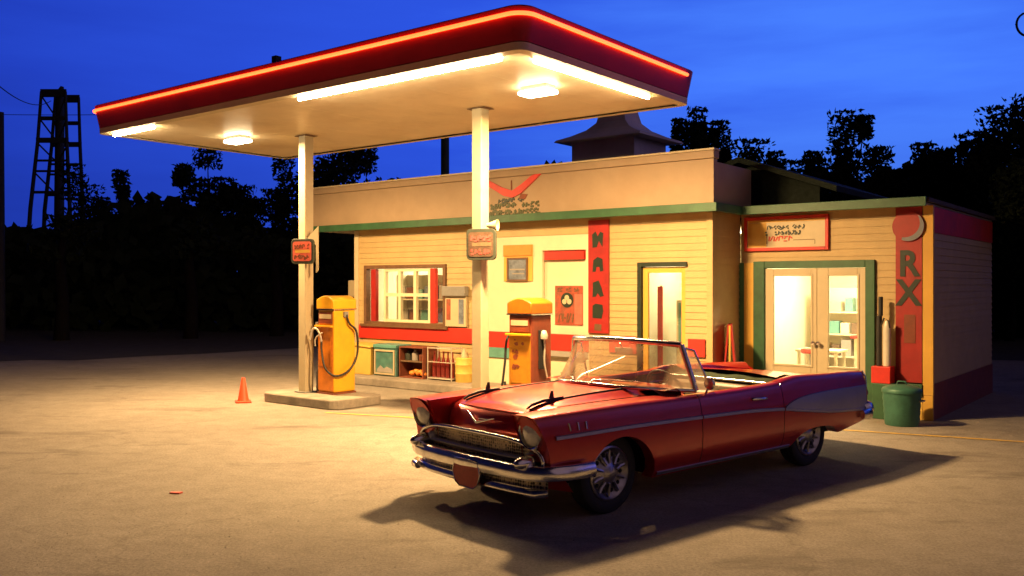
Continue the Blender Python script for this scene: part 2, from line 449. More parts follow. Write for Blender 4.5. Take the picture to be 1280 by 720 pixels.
mb = MB(); mb.box(-.75,-.112,-.03,.02,0,.328); mb.build('plinth', M['yel'], B, bevel=.006)
# corner boards of the main block
mb = MB(); mb.box(-2.90,-2.80,YM-.03,YM+.06,0,2.97); mb.build('corner_board', M['cream'], B, bevel=.006)
mb = MB(); mb.box(-10.65,-10.53,YM-.03,YM+.05,.15,2.97); mb.build('corner_board', M['trimcream'], B, bevel=.006)
# red band round the main front
for xa, xb, za, zb, nm, mm in ((-10.5,-7.42,.82,1.09,'red_band','red'),(-7.40,-5.0,.78,1.06,'red_band','red'),(-4.6,-4.1,.8,1.07,'red_band','red'),(-3.2,-2.92,.8,1.07,'red_band','red'),
                              (-7.40,-6.45,.60,.775,'teal_band','teal'),(-6.1,-5.02,.68,.775,'grey_band','hull')):
    mb = MB(); mb.box(xa,xb,YM-.045,YM-.018,za,zb); mb.build(nm, M[mm], B, bevel=.004)
# white bay
mb = MB()
for xa, xb, za, zb in ((-7.42,-5.95,.0,2.72),(-5.95,-5.0,2.47,2.72),(-5.06,-5.0,0,2.47)): mb.box(xa,xb,YM-.015,YM+.04,za,zb)
mb.box(-5.95,-5.06,YM+.05,YM+.08,0,2.47)
mb.build('white_panel', M['white'], B)
mb = MB(); mb.box(-5.90,-5.10,YM-.03,YM+.04,2.31,2.45); mb.build('red_lintel', M['red'], B, bevel=.005)
# fascia, eave, parapet, roof
mb = MB(); mb.box(-11.68,-2.60,YM-.33,YM-.29,2.96,3.09); mb.box(-2.64,-2.60,YM-.288,-.40,2.96,3.09); mb.box(-2.64,.02,-.40,-.36,2.96,3.09)
mb.build('fascia', M['green'], B, bevel=.006)
mb = MB(); mb.box(-11.66,-2.645,YM-.288,YM-.02,2.985,3.01); mb.box(-2.80,.0,-.358,4.25,2.99,3.015); mb.box(-11.66,-10.66,YM,5.2,2.985,3.01)
mb.build('eave', M['trimcream'], B)
mb = MB(); mb.box(-11.66,-2.66,YM-.28,5.2,3.02,3.07); mb.box(-2.655,.05,-.355,4.4,3.02,3.08); mb.build('flat_roof', M['roof'], B)
mb = MB(); mb.box(-11.68,-2.68,YM-.25,YM-.13,3.075,3.74); mb.box(-2.80,-2.68,YM-.128,YM+1.1,3.075,3.70); mb.build('parapet', M['parapet'], B)
mb = MB(); mb.box(-11.72,-2.66,YM-.29,YM-.10,3.745,3.86); mb.build('parapet_cap', M['parapet'], B, bevel=.01)
mb = MB(); mb.box(-11.73,-2.65,YM-.30,YM-.09,3.863,3.89); mb.build('parapet_flashing', M['trimcream'], B)
mb = MB()
sl = lambda x: 3.30+(-1.40-x)*.36
for za, zb in ((0,.09),):
    xs_ = (-1.36,-2.92)
    mb._add([(xs_[0],.15,sl(xs_[0])),(xs_[1],.15,sl(xs_[1])),(-4.6,.15,sl(xs_[0])),(xs_[0],5.0,sl(xs_[0])),(xs_[1],5.0,sl(xs_[1])),(-4.6,5.0,sl(xs_[0])),
             (xs_[0],.15,sl(xs_[0])+.09),(xs_[1],.15,sl(xs_[1])+.09),(-4.6,.15,sl(xs_[0])+.09),(xs_[0],5.0,sl(xs_[0])+.09),(xs_[1],5.0,sl(xs_[1])+.09),(-4.6,5.0,sl(xs_[0])+.09)],
            [(0,1,7,6),(1,2,8,7),(3,9,10,4),(4,10,11,5),(6,7,10,9),(7,8,11,10),(0,3,4,1),(1,4,5,2),(0,6,9,3),(2,5,11,8)])
mb.build('gable_roof', M['roofdark'], B)
mb = MB(); mb.prism([(-1.75,3.085),(-1.75,sl(-1.75)-.01),(-2.92,sl(-2.92)-.01),(-4.4,3.3),(-4.4,3.085)],.55,.65); mb.build('gable_wall', M['roofdark'], B)
# cupola
cx0, cx1, cy0, cy1 = -7.05,-5.62,1.5,2.75
mb = MB(); mb.box(cx0,cx1,cy0,cy1,3.7,4.72); cup = mb.build('cupola', M['cupola'], B)
mb = MB(); rows = []
for ov, z in ((.25,4.765),(.02,4.85),(-.22,4.97),(-.38,5.12),(-.44,5.35),(-.45,5.75)):
    rows.append([(cx0-ov,cy0-ov*.8,z),(cx1+ov,cy0-ov*.8,z),(cx1+ov,cy1+ov*.8,z),(cx0-ov,cy1+ov*.8,z)])
rows.insert(0, [(cx0-.26,cy0-.26,4.72),(cx1+.26,cy0-.26,4.72),(cx1+.26,cy1+.26,4.72),(cx0-.26,cy1+.26,4.72)])
mb.grid(rows, close=True); mb._add(rows[-1], [(0,1,2,3)]); mb._add(rows[0], [(3,2,1,0)])
mb.build('cupola_roof', M['cupola'], cup)
# main window
def frame(mb, x0, x1, z0, z1, w, y0, y1):
    mb.box(x0,x0+w,y0,y1,z0,z1); mb.box(x1-w,x1,y0,y1,z0,z1); mb.box(x0+w,x1-w,y0,y1,z1-w,z1); mb.box(x0+w,x1-w,y0,y1,z0,z0+w)
mb = MB(); frame(mb, -10.35,-8.15,1.09,2.27,.07,YM-.05,YM+.08); wf = mb.build('window', M['brown'], B, bevel=.008)
mb = MB(); frame(mb, -9.80,-8.56,1.16,2.195,.05,YM-.02,YM+.05)
for x in (-9.37,-8.96): mb.box(x-.035,x+.035,YM-.02,YM+.05,1.21,2.145)
mb.box(-9.75,-8.61,YM-.016,YM+.046,1.66,1.72)
mb.build('muntin_grid', M['white'], wf)
mb = MB(); mb.box(-10.27,-8.23,YM+.055,YM+.06,1.17,2.19); mb.build('pane', M['bglass'], wf)
mb = MB(); mb.box(-10.16,-10.02,YM-.03,YM+.045,1.165,2.195); mb.build('shutter', M['redsign'], wf)
mb = MB(); mb.box(-8.54,-8.42,YM-.03,YM+.045,1.165,2.195); mb.build('shutter', M['red'], wf)
mb = MB(); mb.box(-10.42,-8.08,YM-.09,YM-.052,1.06,1.11); mb.build('sill', M['brown'], wf)
# glazed door in the main front
mb = MB(); mb.box(-4.08,-4.01,YM-.05,YM+.08,.1,2.24); mb.box(-4.01,-3.22,YM-.05,YM+.08,2.17,2.24); mb.build('door_frame', M['dgreen'], B, bevel=.006)
mb = MB(); frame(mb, -4.0,-3.24,.1,2.165,.09,YM-.0,YM+.05); d = mb.build('door', M['yellowtrim'], B, bevel=.006)
mb = MB(); mb.box(-3.91,-3.33,YM+.02,YM+.026,.19,2.075); mb.build('pane', M['bglass'], d)
# double door of the annex
mb = MB(); mb.box(-2.58,-2.40,-.06,.06,0,2.25); mb.box(-.88,-.75,-.06,.06,0,2.25); mb.box(-2.40,-.88,-.06,.06,2.14,2.25)
mb.build('door_frame', M['green'], B, bevel=.008)
mb = MB(); mb.box(-2.815,-2.74,-.05,.0,0,2.23); mb.build('green_post', M['green'], B)
mb = MB(); mb.box(-2.738,-2.585,-.04,.0,0,2.23); mb.build('ochre_strip', M['yellowtrim'], B)
for (a, b, pa, pb, hx) in ((-2.39,-1.592,-2.26,-1.68,-1.625),(-1.588,-.885,-1.42,-1.0,-1.55)):
    mb = MB(); z0, z1 = .06, 2.135
    mb.box(a,pa,-.03,.02,z0,z1); mb.box(pb,b,-.03,.02,z0,z1); mb.box(pa,pb,-.03,.02,2.02,z1); mb.box(pa,pb,-.03,.02,z0,.68)
    d = mb.build('door', M['trimcream'], B, bevel=.006)
    mb = MB(); frame(mb, pa-.03,pb+.03,.65,2.05,.03,-.042,-.031); mb.build('pane_bead', M['trimcream'], d, bevel=.004)
    mb = MB(); mb.box(pa,pb,-.008,-.003,.68,2.02); mb.build('pane', M['bglass'], d)
    mb = MB(); mb.tube([(hx,-.03,1.02),(hx,-.085,1.02)],.012); mb.lathe([(0,0),(.028,.004),(.032,.02),(.02,.04),(0,.045)],14,'y',(hx,-.12,1.02))
    mb.build('handle', M['chrome'], d, smooth=40)
# rooms behind the glass
mb = MB(); mb.box(-10.5,-2.9,-.85,3.4,.05,.08); mb.box(-2.88,-.13,.13,3.4,.05,.08); mb.build('floor', M['hull'], B)
mb = MB()
mb.box(-10.5,-.13,3.4,3.46,.08,2.8); mb.box(-10.51,-10.45,-.85,3.4,.08,2.8); mb.box(-7.6,-7.54,-.85,3.4,.08,2.8); mb.box(-4.5,-4.44,-.85,3.4,.08,2.8)
mb.box(-2.80,-2.74,.15,3.4,.08,2.8); mb.box(-.16,-.12,.15,3.4,.08,2.8)
mb.box(-10.5,-2.86,-.85,3.4,2.81,2.85); mb.box(-2.85,-.12,.13,3.4,2.81,2.85)
mb.build('room_wall', M['interior'], B)
for x, y in ((-9.2,.6),(-3.6,.6),(-1.5,1.4)):
    mb = MB(); mb.box(x-.5,x+.5,y-.1,y+.1,2.74,2.80); mb.build('ceiling_lamp', M_int, B)

def bloc(x, y, z=0):
    return A0 + Matrix.Rotation(-TH,3,'Z') @ Vector((x,y,z))

# goods behind the glass
def shelf_unit(x, y, w, h, label, seed, cols, n=3):
    t = thing('shelf_unit', label, 'shelf', bloc(x,y,.08), -TH)
    mb = MB(); mb.box(-w/2,-w/2+.03,-.15,.15,0,h); mb.box(w/2-.03,w/2,-.15,.15,0,h); mb.box(-w/2+.03,w/2-.03,.13,.15,0,h); mb.build('shelf_frame', M['white'], t)
    rnd = random.Random(seed)
    for k in range(n):
        z = .15 + k*(h-.2)/n
        mb = MB(); mb.box(-w/2+.031,w/2-.031,-.15,.128,z,z+.025); mb.build('shelf', M['white'], t)
    i = 0
    for k in range(n):
        z = .176 + k*(h-.2)/n; xx = -w/2+.06
        while xx < w/2-.2:
            ww = rnd.uniform(.12,.22); hh = rnd.uniform(.16,.30)
            b_ = MB(); b_.box(0,ww,-.1,.1,0,hh)
            o = b_.build('goods_box', M[cols[i % len(cols)]], None, bevel=.006); i += 1
            p = t.location + Matrix.Rotation(-TH,3,'Z') @ Vector((xx,0,z)); o.location = p; o.rotation_euler = (0,0,-TH)
            tag(o, {'blue':'blue','hull':'grey','crate':'red brown','teal':'teal','screen':'dark mottled','poster':'faded red','trimcream':'cream','white':'ivory','wood':'brown'}[cols[(i-1) % len(cols)]] + ' packet on the ' + label.split(' behind')[0].split(' just')[0], 'box', 'packets on the shelves indoors')
            xx += ww + rnd.uniform(.02,.1)
shelf_unit(-9.2,-.45,1.35,2.0,'tall white shelf unit just inside the six pane window',4,['blue','hull','crate','teal','screen'],4)
shelf_unit(-1.95,2.6,1.2,1.75,'low white shelf unit against the back wall behind the double doors',9,['hull','poster','trimcream','teal','white','wood'],4)
t = thing('shop_counter', 'ivory shop counter with a red top seen through the double doors', 'counter', bloc(-1.15,2.0,.08), -TH)
mb = MB(); mb.box(-.45,.45,-.25,.25,0,.92); mb.build('counter_body', M['white'], t)
mb = MB(); mb.box(-.5,.5,-.3,.3,.922,.97); mb.build('counter_top', M['red'], t, bevel=.01)
t = thing('bar_stool', 'slim red stool standing inside behind the left glass door', 'stool', bloc(-1.95,.75,.08), -TH)
mb = MB(); mb.lathe([(0,.72),(.15,.72),(.17,.75),(.16,.79),(0,.8)],20); mb.build('seat', M['red'], t, smooth=40)
mb = MB(); mb.cyl((0,0,.03),(0,0,.72),.03); mb.lathe([(0,0),(.2,0),(.19,.03),(.03,.05)],20); mb.build('pedestal', M['grey'], t, smooth=40)
t = thing('coffee_urn', 'dark red urn standing inside on a small table behind the left glass door', 'urn', bloc(-2.0,1.35,.83), -TH)
mb = MB(); mb.lathe([(0,0),(.1,0),(.11,.05),(.08,.1),(.08,.4),(.06,.46),(.02,.5),(0,.5)],18); mb.build('urn_body', M['crate'], t, smooth=40)
mb = MB(); mb.cyl((0,-.08,.12),(0,-.14,.12),.015); mb.build('tap', M['chrome'], t)
t = thing('side_table', 'small white table inside carrying the dark red urn', 'table', bloc(-2.0,1.35,.08), -TH)
mb = MB(); mb.box(-.35,.35,-.25,.25,.71,.75); mb.build('tabletop', M['white'], t, bevel=.008)
for sx in (-1,1):
    for sy in (-1,1):
        mb = MB(); mb.box(sx*.3-.02,sx*.3+.02,sy*.2-.02,sy*.2+.02,0,.708); mb.build('leg', M['white'], t)
t = thing('banner_stand', 'narrow red banner on a stand behind the single glazed door', 'banner', bloc(-4.05,-.35,.08), -TH)
mb = MB(); mb.box(-.045,.045,-.01,.01,.35,1.78); mb.build('banner_cloth', M['red'], t)
mb = MB(); mb.cyl((0,.03,0),(0,.03,1.8),.012); mb.box(-.12,.12,-.05,.1,0,.02); mb.build('stand', M['grey'], t)
t = thing('glass_cabinet', 'pale glass fronted cabinet beside the red banner indoors', 'cabinet', bloc(-3.75,.3,.08), -TH)
mb = MB(); mb.box(-.35,.35,0,.35,0,1.55); mb.build('cabinet_body', M['white'], t, bevel=.01)
mb = MB(); mb.box(-.30,.30,-.02,-.002,.75,1.5); mb.build('glass_front', M['teal'], t)

# ------------------------------------------------------------------ SIGNS ON THE WALLS
t = thing('wing_sign', 'spread red wings over rows of small olive lettering on the parapet', 'sign', bloc(-6.42,YM-.25,3.08), -TH)
yy = 0
wing = [(-.62,.59),(-.50,.63),(-.2,.49),(0.02,.42),(.22,.52),(.42,.64),(.66,.73),(.62,.66),(.40,.50),(.20,.36),(.02,.30),(-.16,.34),(-.40,.47)]
mb = MB(); mb.prism(wing, yy-.03, yy); mb.build('wings', M['red'], t)
mb = MB(); mb.box(-.02,0,yy-.012,yy-.001,.44,.60); mb.build('bird_crest', M['crate'], t)
mb = MB(); mb.prism([(.2,.36),(.34,.34),(.28,.26),(.16,.28)], yy-.02,yy-.001); mb.build('bird_body', M['crate'], t)
mb = MB(); pseudo(mb,-.30,.26,.225,.29,yy,8,12,.03,.012); mb.build('lettering', M['dgreen'], t)
for z0, z1, x0, x1, s, nn in ((.13,.215,-.48,.58,21,11),(.015,.10,-.52,.62,22,13)):
    mb = MB(); pseudo(mb,x0,x1,z0,z1,yy,nn,s,.036,.012); mb.build('lettering', M['olive'], t)

t = thing('name_board', 'cream board in an orange red frame above the green double doors', 'sign', bloc(-2.07,-.012,2.41), -TH)
mb = MB(); frame(mb,-.66,.66,0,.53,.05,-.05,-.004); mb.build('frame', M['red'], t, bevel=.006)
mb = MB(); mb.box(-.61,.61,-.03,-.006,.05,.48); mb.build('board', M['trimcream'], t)
mb = MB(); mb.box(-.60,.60,-.034,-.031,.44,.475); mb.box(-.60,-.30,-.034,-.031,.06,.435); mb.build('orange_field', M['yellowtrim'], t)
mb = MB(); pseudo(mb,-.34,.30,.33,.39,-.034,13,31,.016); mb.build('lettering', M['dgreen'], t)
mb = MB(); pseudo(mb,-.32,.24,.25,.31,-.034,11,32,.020); mb.build('lettering', M['dgreen'], t)
mb = MB(); pseudo(mb,-.27,.12,.15,.225,-.034,5,33,.018); mb.build('lettering', M['red'], t)
mb = MB(); mb.box(-.30,-.285,-.038,-.034,.11,.24); mb.box(.12,.45,-.034,-.031,.155,.163); mb.box(.45,.458,-.034,-.031,.09,.155); mb.build('line_work', M['brown'], t)

t = thing('banner_board', 'tall red board with a disc and dark R and X at the right wall corner', 'sign', bloc(-.29,-.02,.52), -TH)
mb = MB(); mb.box(-.175,.175,-.025,-.002,0,2.46); mb.build('board', M['redsign'], t)
mb = MB(); mb.lathe([(0,-.05),(.213,-.05),(.215,-.048),(.215,-.028),(0,-.027)],32,'y',(0,0,2.19)); mb.build('disc', M['redsign'], t, smooth=40)
cres = [(.215*math.cos(a)*.97, 2.19+.215*math.sin(a)*.97) for a in np.linspace(-2.0,.75,22)]
cres += [(-.045+.20*math.cos(a), 2.235+.20*math.sin(a)) for a in np.linspace(.55,-1.75,22)]
mb = MB(); mb.prism(cres,-.058,-.051); mb.build('crescent', M['tank'], t)
letter('R',.50,'letter',M['dgreen'],t,(0,-.031,1.50),.003,.88)
letter('X',.50,'letter',M['dgreen'],t,(0,-.031,1.09),.003,.86)
mb = MB(); mb.box(-.06,.09,-.031,-.026,.55,.95); mb.build('worn_patch', M['pumpr'], t)

t = thing('letter_strip', 'tall narrow red board with a column of five dark worn letters', 'sign', bloc(-4.80,YM-.018,1.10), -TH)
mb = MB(); mb.box(-.195,.195,-.03,-.002,0,1.84); mb.build('board', M['redsign'], t)
def blob(pts, zc, m='dgreen', nm='letter'):
    q = MB(); q.prism([(x*.82-.01, zc+z*.86) for x, z in pts], -.036, -.031); q.build(nm, M[m], t)
blob([(-.12,-.15),(-.13,.10),(-.05,.16),(.0,.06),(.06,.15),(.13,.12),(.11,-.14),(.03,-.02),(-.02,-.14)], 1.52)
blob([(-.12,-.14),(-.10,.08),(.0,.14),(.11,.10),(.13,-.12),(.06,-.14),(.04,-.05),(-.03,-.05),(-.05,-.14)], 1.12)
blob([(-.12,-.15),(-.11,.12),(.02,.16),(.09,.02),(.14,-.13),(.06,-.15),(.0,-.08),(-.05,-.15)], .72)
blob([(-.12,-.13),(-.12,.10),(-.05,.14),(.11,.12),(.13,.0),(.09,-.14)], .36)
blob([(-.08,-.06),(-.07,.06),(.09,.05),(.08,-.07)], .10, 'brown')

t = thing('framed_picture', 'orange yellow framed board with a blue grey picture beside the right column', 'picture', bloc(-6.46,YM-.016,1.95), -TH)
mb = MB(); mb.box(-.31,.31,-.02,-.001,0,.63); mb.build('board', M['yellowtrim'], t)
mb = MB(); mb.box(-.31,.31,-.04,-.0205,.44,.63); mb.build('orange_header', M['orange'], t)
mb = MB(); frame(mb,-.23,.22,.0,.41,.03,-.045,-.0205); mb.build('frame', M['brown'], t)
mb = MB(); mb.box(-.20,.19,-.03,-.0205,.03,.38); mb.build('print', M['screen'], t)
mb = MB(); mb.box(-.17,.16,-.034,-.0305,.19,.215); mb.box(-.12,.15,-.034,-.0305,.12,.14); mb.build('pale_streak', M['hull'], t)

t = thing('poster', 'faded red brown poster with a pale round emblem on the white panel', 'poster', bloc(-5.44,YM+.048,1.21), -TH)
mb = MB(); mb.box(-.28,.28,-.012,0,0,.66); mb.build('sheet', M['poster'], t)
mb = MB(); mb.lathe([(0,-.020),(.125,-.020),(.125,-.013),(0,-.0125)],28,'y',(-.03,0,.42)); mb.build('emblem_ring', M['dgreen'], t)
mb = MB()
for ax, az in ((-.05,.395),(.05,.395),(0,.46)): mb.lathe([(0,-.026),(.045,-.026),(.045,-.0205),(0,-.0203)],16,'y',(-.03+ax,0,az))
mb.build('emblem', M['trimcream'], t)
mb = MB(); pseudo(mb,-.24,.22,.57,.63,-.012,8,41,.016); mb.build('lettering', M['brown'], t)
mb = MB(); pseudo(mb,-.22,.12,.05,.22,-.012,4,42,.02); mb.build('lettering', M['brown'], t)
mb = MB(); mb.box(.12,.27,-.015,-.0125,.02,.52); mb.build('red_strip', M['signface'], t)

t = thing('notice_board', 'small grey hooded notice board between window and right column', 'notice board', bloc(-7.88,YM-.018,1.12), -TH)
mb = MB(); mb.box(-.25,.25,-.05,-.001,.0,.56); mb.build('board', M['trimcream'], t)
mb = MB(); mb.box(-.28,.28,-.12,-.001,.56,.74); mb.build('hood', M['grey'], t, bevel=.01)
mb = MB(); mb.box(-.22,-.12,-.056,-.051,.12,.5); mb.build('notice', M['poster'], t)
mb = MB(); mb.box(.08,.2,-.056,-.051,.05,.5); mb.build('notice', M['screen'], t)

# ------------------------------------------------------------------ GOODS BY THE WALL
def put(name, label, cat, x, y, z=.15, rz=0, group=None):
    return thing(name, label, cat, bloc(x,y,z), -TH+rz, group)
t = put('storage_bin', 'yellow box bin with sloped lid at the left end of the walkway', 'bin', -10.00,-1.28)
mb = MB(); mb.prism([(-.32,0),(.30,0),(.31,.52),(-.30,.56)],-.2,.22); mb.build('bin_body', M['yel'], t, bevel=.012)
mb = MB(); mb.prism([(-.33,.565),(.33,.525),(.33,.55),(-.33,.60)],-.23,.24); mb.build('lid', M['yel'], t, bevel=.006)
t = put('ice_chest', 'teal drinks chest with a pale front picture next to the yellow bin', 'ice chest', -9.34,-1.26)
mb = MB(); mb.box(-.30,.30,-.18,.22,0,.53); mb.build('chest_body', M['cooler'], t, bevel=.012)
mb = MB(); mb.box(-.31,.31,-.20,.23,.532,.60); mb.build('lid', M['teal'], t, bevel=.012)
mb = MB(); frame(mb,-.27,.27,.03,.50,.03,-.20,-.181); mb.build('front_frame', M['trimcream'], t)
mb = MB(); mb.prism([(-.22,.07),(.22,.07),(.2,.14),(.05,.18),(-.02,.14),(-.12,.2),(-.2,.13)],-.186,-.1805); mb.build('front_picture', M['hull'], t)
t = put('wooden_crate', 'dark red brown open crate standing between the chest and the bottle rack', 'crate', -8.66,-1.26)
mb = MB(); mb.box(-.31,.31,-.17,.2,0,.025); mb.box(-.31,-.285,-.17,.2,.026,.58); mb.box(.285,.31,-.17,.2,.026,.58); mb.box(-.284,.284,.175,.2,.026,.58); mb.box(-.284,.284,-.17,.174,.558,.58)
mb.build('crate_body', M['crate'], t, bevel=.004)
mb = MB(); mb.box(-.28,.28,-.16,.16,.30,.32); mb.build('crate_shelf', M['wood'], t)
for i, (x, hh, mm) in enumerate(((-.2,.17,'trimint'),(-.03,.2,'hull'),(.15,.15,'crate'))):
    o = MB(); o.lathe([(0,0),(.06,0),(.065,.02),(.065,hh*.7),(.025,hh*.9),(.025,hh),(0,hh)],14)
    q = o.build('oil_can', M[mm], None, smooth=40); q.location = bloc(-8.66+x,-1.28,.15+.321)
    tag(q, ['dark squat can', 'pale squat can', 'red brown squat can'][i] + ' on the upper shelf of the brown crate', 'can', 'cans in the crate')
o = MB(); rows = []
for i in range(5):
    a = i*1.3; o.lathe([(0,-.05),(.05,-.035),(.07,0),(.05,.035),(0,.05)],10,'z',(-.16+.08*i,-.05+.03*math.sin(a),.06+.03*(i%2)))
q = o.build('fruit_heap', M['orange'], None, smooth=60); q.location = bloc(-8.56,-1.28,.18); q.rotation_euler = (0,0,-TH)
tag(q, 'loose heap of orange fruit low in the brown crate', 'fruit', kind='stuff')
t = put('bottle_rack', 'wire rack of tall dark red bottles below the red band', 'rack', -7.98,-1.26)
mb = MB()
for sx in (-.29,.29):
    for sy in (-.13,.15): mb.cyl((sx,sy,0),(sx,sy,.6),.012,n=6)
for z in (.03,.33,.58): mb.tube([(-.29,-.13,z),(.29,-.13,z),(.29,.15,z),(-.29,.15,z)],.008,6,closed=True)
mb.box(-.29,.29,-.13,.15,.035,.045)
mb.build('wire_frame', M['nozzle'], t, smooth=40)
proto = MB().lathe([(0,0),(.042,0),(.045,.02),(.045,.24),(.03,.32),(.016,.37),(.015,.46),(.019,.47),(0,.475)],14).build('bottle', M['bottle'], None, smooth=40)
tag(proto, None, 'bottle', 'dark red bottles in the wire rack')
bots = [proto]
for k in range(4):
    c = proto.copy(); COL.objects.link(c); bots.append(c)
for k, c in enumerate(bots):
    c.location = bloc(-7.98-.22+.11*k,-1.28,.15+.047)
    c['label'] = ['first bottle from the brown crate', 'second bottle from the brown crate', 'middle bottle of the five', 'fourth bottle from the brown crate', 'bottle nearest the yellow drum'][k] + ' in the wire rack'
t = put('oil_drum', 'small yellow drum with pale cap next to the bottle rack', 'drum', -7.48,-1.28)
mb = MB(); mb.lathe([(0,0),(.15,0),(.155,.01),(.155,.14),(.162,.15),(.155,.16),(.155,.3),(.162,.31),(.155,.32),(.155,.42),(.14,.43),(0,.43)],24); mb.build('drum_body', M['yel'], t, smooth=40)
mb = MB(); mb.lathe([(0,.43),(.06,.43),(.06,.47),(.03,.56),(.03,.6),(0,.6)],14); mb.build('cap', M['trimcream'], t, smooth=40)

t = put('oil_pump', 'dark slim upright pump with a pale cylinder on a red box', 'oil pump', -.60,-.18,0)
mb = MB(); mb.box(-.12,.12,-.1,.12,.0,.5); mb.build('plinth_block', M['green'], t, bevel=.008)
mb = MB(); mb.box(-.13,.13,-.11,.13,.503,.74); mb.build('red_box', M['red'], t, bevel=.01)
mb = MB(); mb.cyl((-.05,0,.742),(-.05,0,1.45),.038,n=14); mb.cyl((-.03,0,1.45),(-.03,0,1.72),.032,n=12); mb.build('column', M['rubber'], t, smooth=40)
mb = MB(); mb.lathe([(0,.742),(.05,.742),(.055,.78),(.055,1.28),(.05,1.32),(.03,1.38),(0,1.38)],18,'z',(.055,0,0)); mb.build('glass_cylinder', M['clearbottle'], t, smooth=40)
mb = MB(); mb.tube([(-.02,-.03,1.3),(.03,-.05,1.42),(.09,-.04,1.38),(.1,-.03,1.28)],.012,8); mb.build('spout', M['rubber'], t, smooth=40)

t = put('trash_can', 'dented green metal trash can with a domed lid by the wall corner', 'trash can', 0,0,0)
t.location = (5.26,12.2,0)
mb = MB(); prof = [(0,0),(.21,0),(.215,.02)]
for k in range(9): prof += [(.217+.003*k+(.006 if k%2 else 0), .04+.045*k)]
prof += [(.245,.45),(.25,.46),(.235,.465),(.225,.44)]
mb.lathe(prof,36); mb.build('can_body', M['can'], t, smooth=35)
mb = MB(); mb.lathe([(.255,.44),(.258,.475),(.24,.50),(.16,.535),(0,.55)],36); mb.tube([(-.06,0,.545),(-.05,0,.585),(.05,0,.585),(.06,0,.545)],.01,8); mb.build('lid', M['can'], t, smooth=50)
mb = MB(); mb.tube([(.235,-.06,.34),(.275,-.06,.34),(.275,.06,.34),(.235,.06,.34)],.010,8); mb.build('side_handle', M['grey'], t, smooth=40)

t = put('sandwich_board', 'narrow dark red folding board leaning by the wall step', 'folding board', -2.66,-.72,0, R(112))
mb = MB(); mb.quad((-.2,-.15,0),(.2,-.15,0),(.2,-.03,1.3),(-.2,-.03,1.3)); mb.quad((-.2,-.12,0),(-.2,0,1.3),(.2,0,1.3),(.2,-.12,0)); mb.quad((-.2,-.15,0),(-.2,-.03,1.3),(-.2,0,1.3),(-.2,-.12,0)); mb.quad((.2,-.15,0),(.2,-.12,0),(.2,0,1.3),(.2,-.03,1.3)); mb.build('panel', M['redsign'], t, weld=True)
mb = MB(); mb.quad((-.2,.12,0),(.2,.12,0),(.2,.005,1.3),(-.2,.005,1.3)); mb.quad((-.2,.15,0),(-.2,.03,1.3),(.2,.03,1.3),(.2,.15,0)); mb.quad((-.2,.12,0),(-.2,.005,1.3),(-.2,.03,1.3),(-.2,.15,0)); mb.quad((.2,.12,0),(.2,.15,0),(.2,.03,1.3),(.2,.005,1.3)); mb.build('panel', M['redsign'], t, weld=True)
mb = MB(); mb.box(-.21,-.201,-.012,.012,.02,1.28); mb.build('brace', M['yellowtrim'], t)

t = put('tarp_stack', 'dark stack covered by a purple tarpaulin under the left roof overhang', 'covered stack', -11.7,1.6,0)
mb = MB(); rows = []
rr = random.Random(5)
for i in range(11):
    x = -.95+.19*i; rows.append([(x,-.5,0),(x+.02*rr.uniform(-1,1),-.52,.9),(x,-.48+.03*rr.uniform(-1,1),1.7),(x,-.40,1.88+.05*rr.uniform(-1,1)),(x,0,1.97+.06*rr.uniform(-1,1)),(x,.45,1.9),(x,.5,0)])
mb.grid(rows); mb.build('tarpaulin', M['purple'], t, smooth=60)
mb = MB(); mb.box(-.90,.9,-.44,.44,0,1.75); mb.build('stacked_load', M['wood'], t)
t = put('fuel_tank', 'small pale tank on a stand behind the left column', 'tank', -11.55,-.15,0)
mb = MB(); mb.box(-.13,.13,-.13,.13,1.62,1.98); mb.build('tank_body', M['trimcream'], t, bevel=.02)
mb = MB()
for sx in (-.1,.1):
    for sy in (-.1,.1): mb.cyl((sx,sy,0),(sx,sy,1.62),.02,n=6)
mb.build('stand', M['rubber'], t)

# ------------------------------------------------------------------ CANOPY
CC = Vector((-2.11,13.2,0))
K = thing('gas_canopy', 'flat cream canopy with deep red fascia and glowing red neon over the pumps', 'canopy', CC, -TH)
HX, HY_ = 4.25, 1.85
def ring(off, z, rad=.13, n=7):
    pts = []
    for (sx, sy, a0) in ((1,1,0),(-1,1,90),(-1,-1,180),(1,-1,270)):
        cx, cy = sx*(HX-rad), sy*(HY_-rad)
        for k in range(n):
            a = R(a0+90*k/(n-1)); pts.append((cx+(rad+off)*math.cos(a), cy+(rad+off)*math.sin(a), z))
    return pts
mb = MB(); mb.grid([ring(-.06,4.37), ring(.005,4.37), ring(.075,4.705), ring(.06,4.72), ring(-.2,4.722)], close=True)
mb.build('fascia', M['fascia'], K, smooth=30)
mb = MB(); mb.grid([ring(-.12,4.275), ring(.0,4.28), ring(.005,4.36), ring(-.06,4.367)], close=True); mb.build('lower_trim', M['trimcream'], K, smooth=30)
mb = MB(); q = ring(-.10,4.30); mb._add(q,[tuple(range(len(q)))]); q2 = ring(-.10,4.33); mb._add(q2,[tuple(reversed(range(len(q2))))])
mb.build('soffit', M['soffit'], K)
mb = MB()
for x in (-3.2,-2.13,-1.06,0,1.06,2.13,3.2): mb.box(x-.012,x+.012,-1.70,1.70,4.2985,4.2995)
mb.build('soffit_strips', M['soffit'], K)
mb = MB(); q = ring(-.21,4.68); mb._add(q,[tuple(range(len(q)))]); mb.build('roof_deck', M['roof'], K)
def neon_path(sx):
    return ring(.086,4.655,n=9)
mb = MB(); P = ring(.082,4.63,n=9)
k0 = 9+5   # open at the back, along the front and both ends
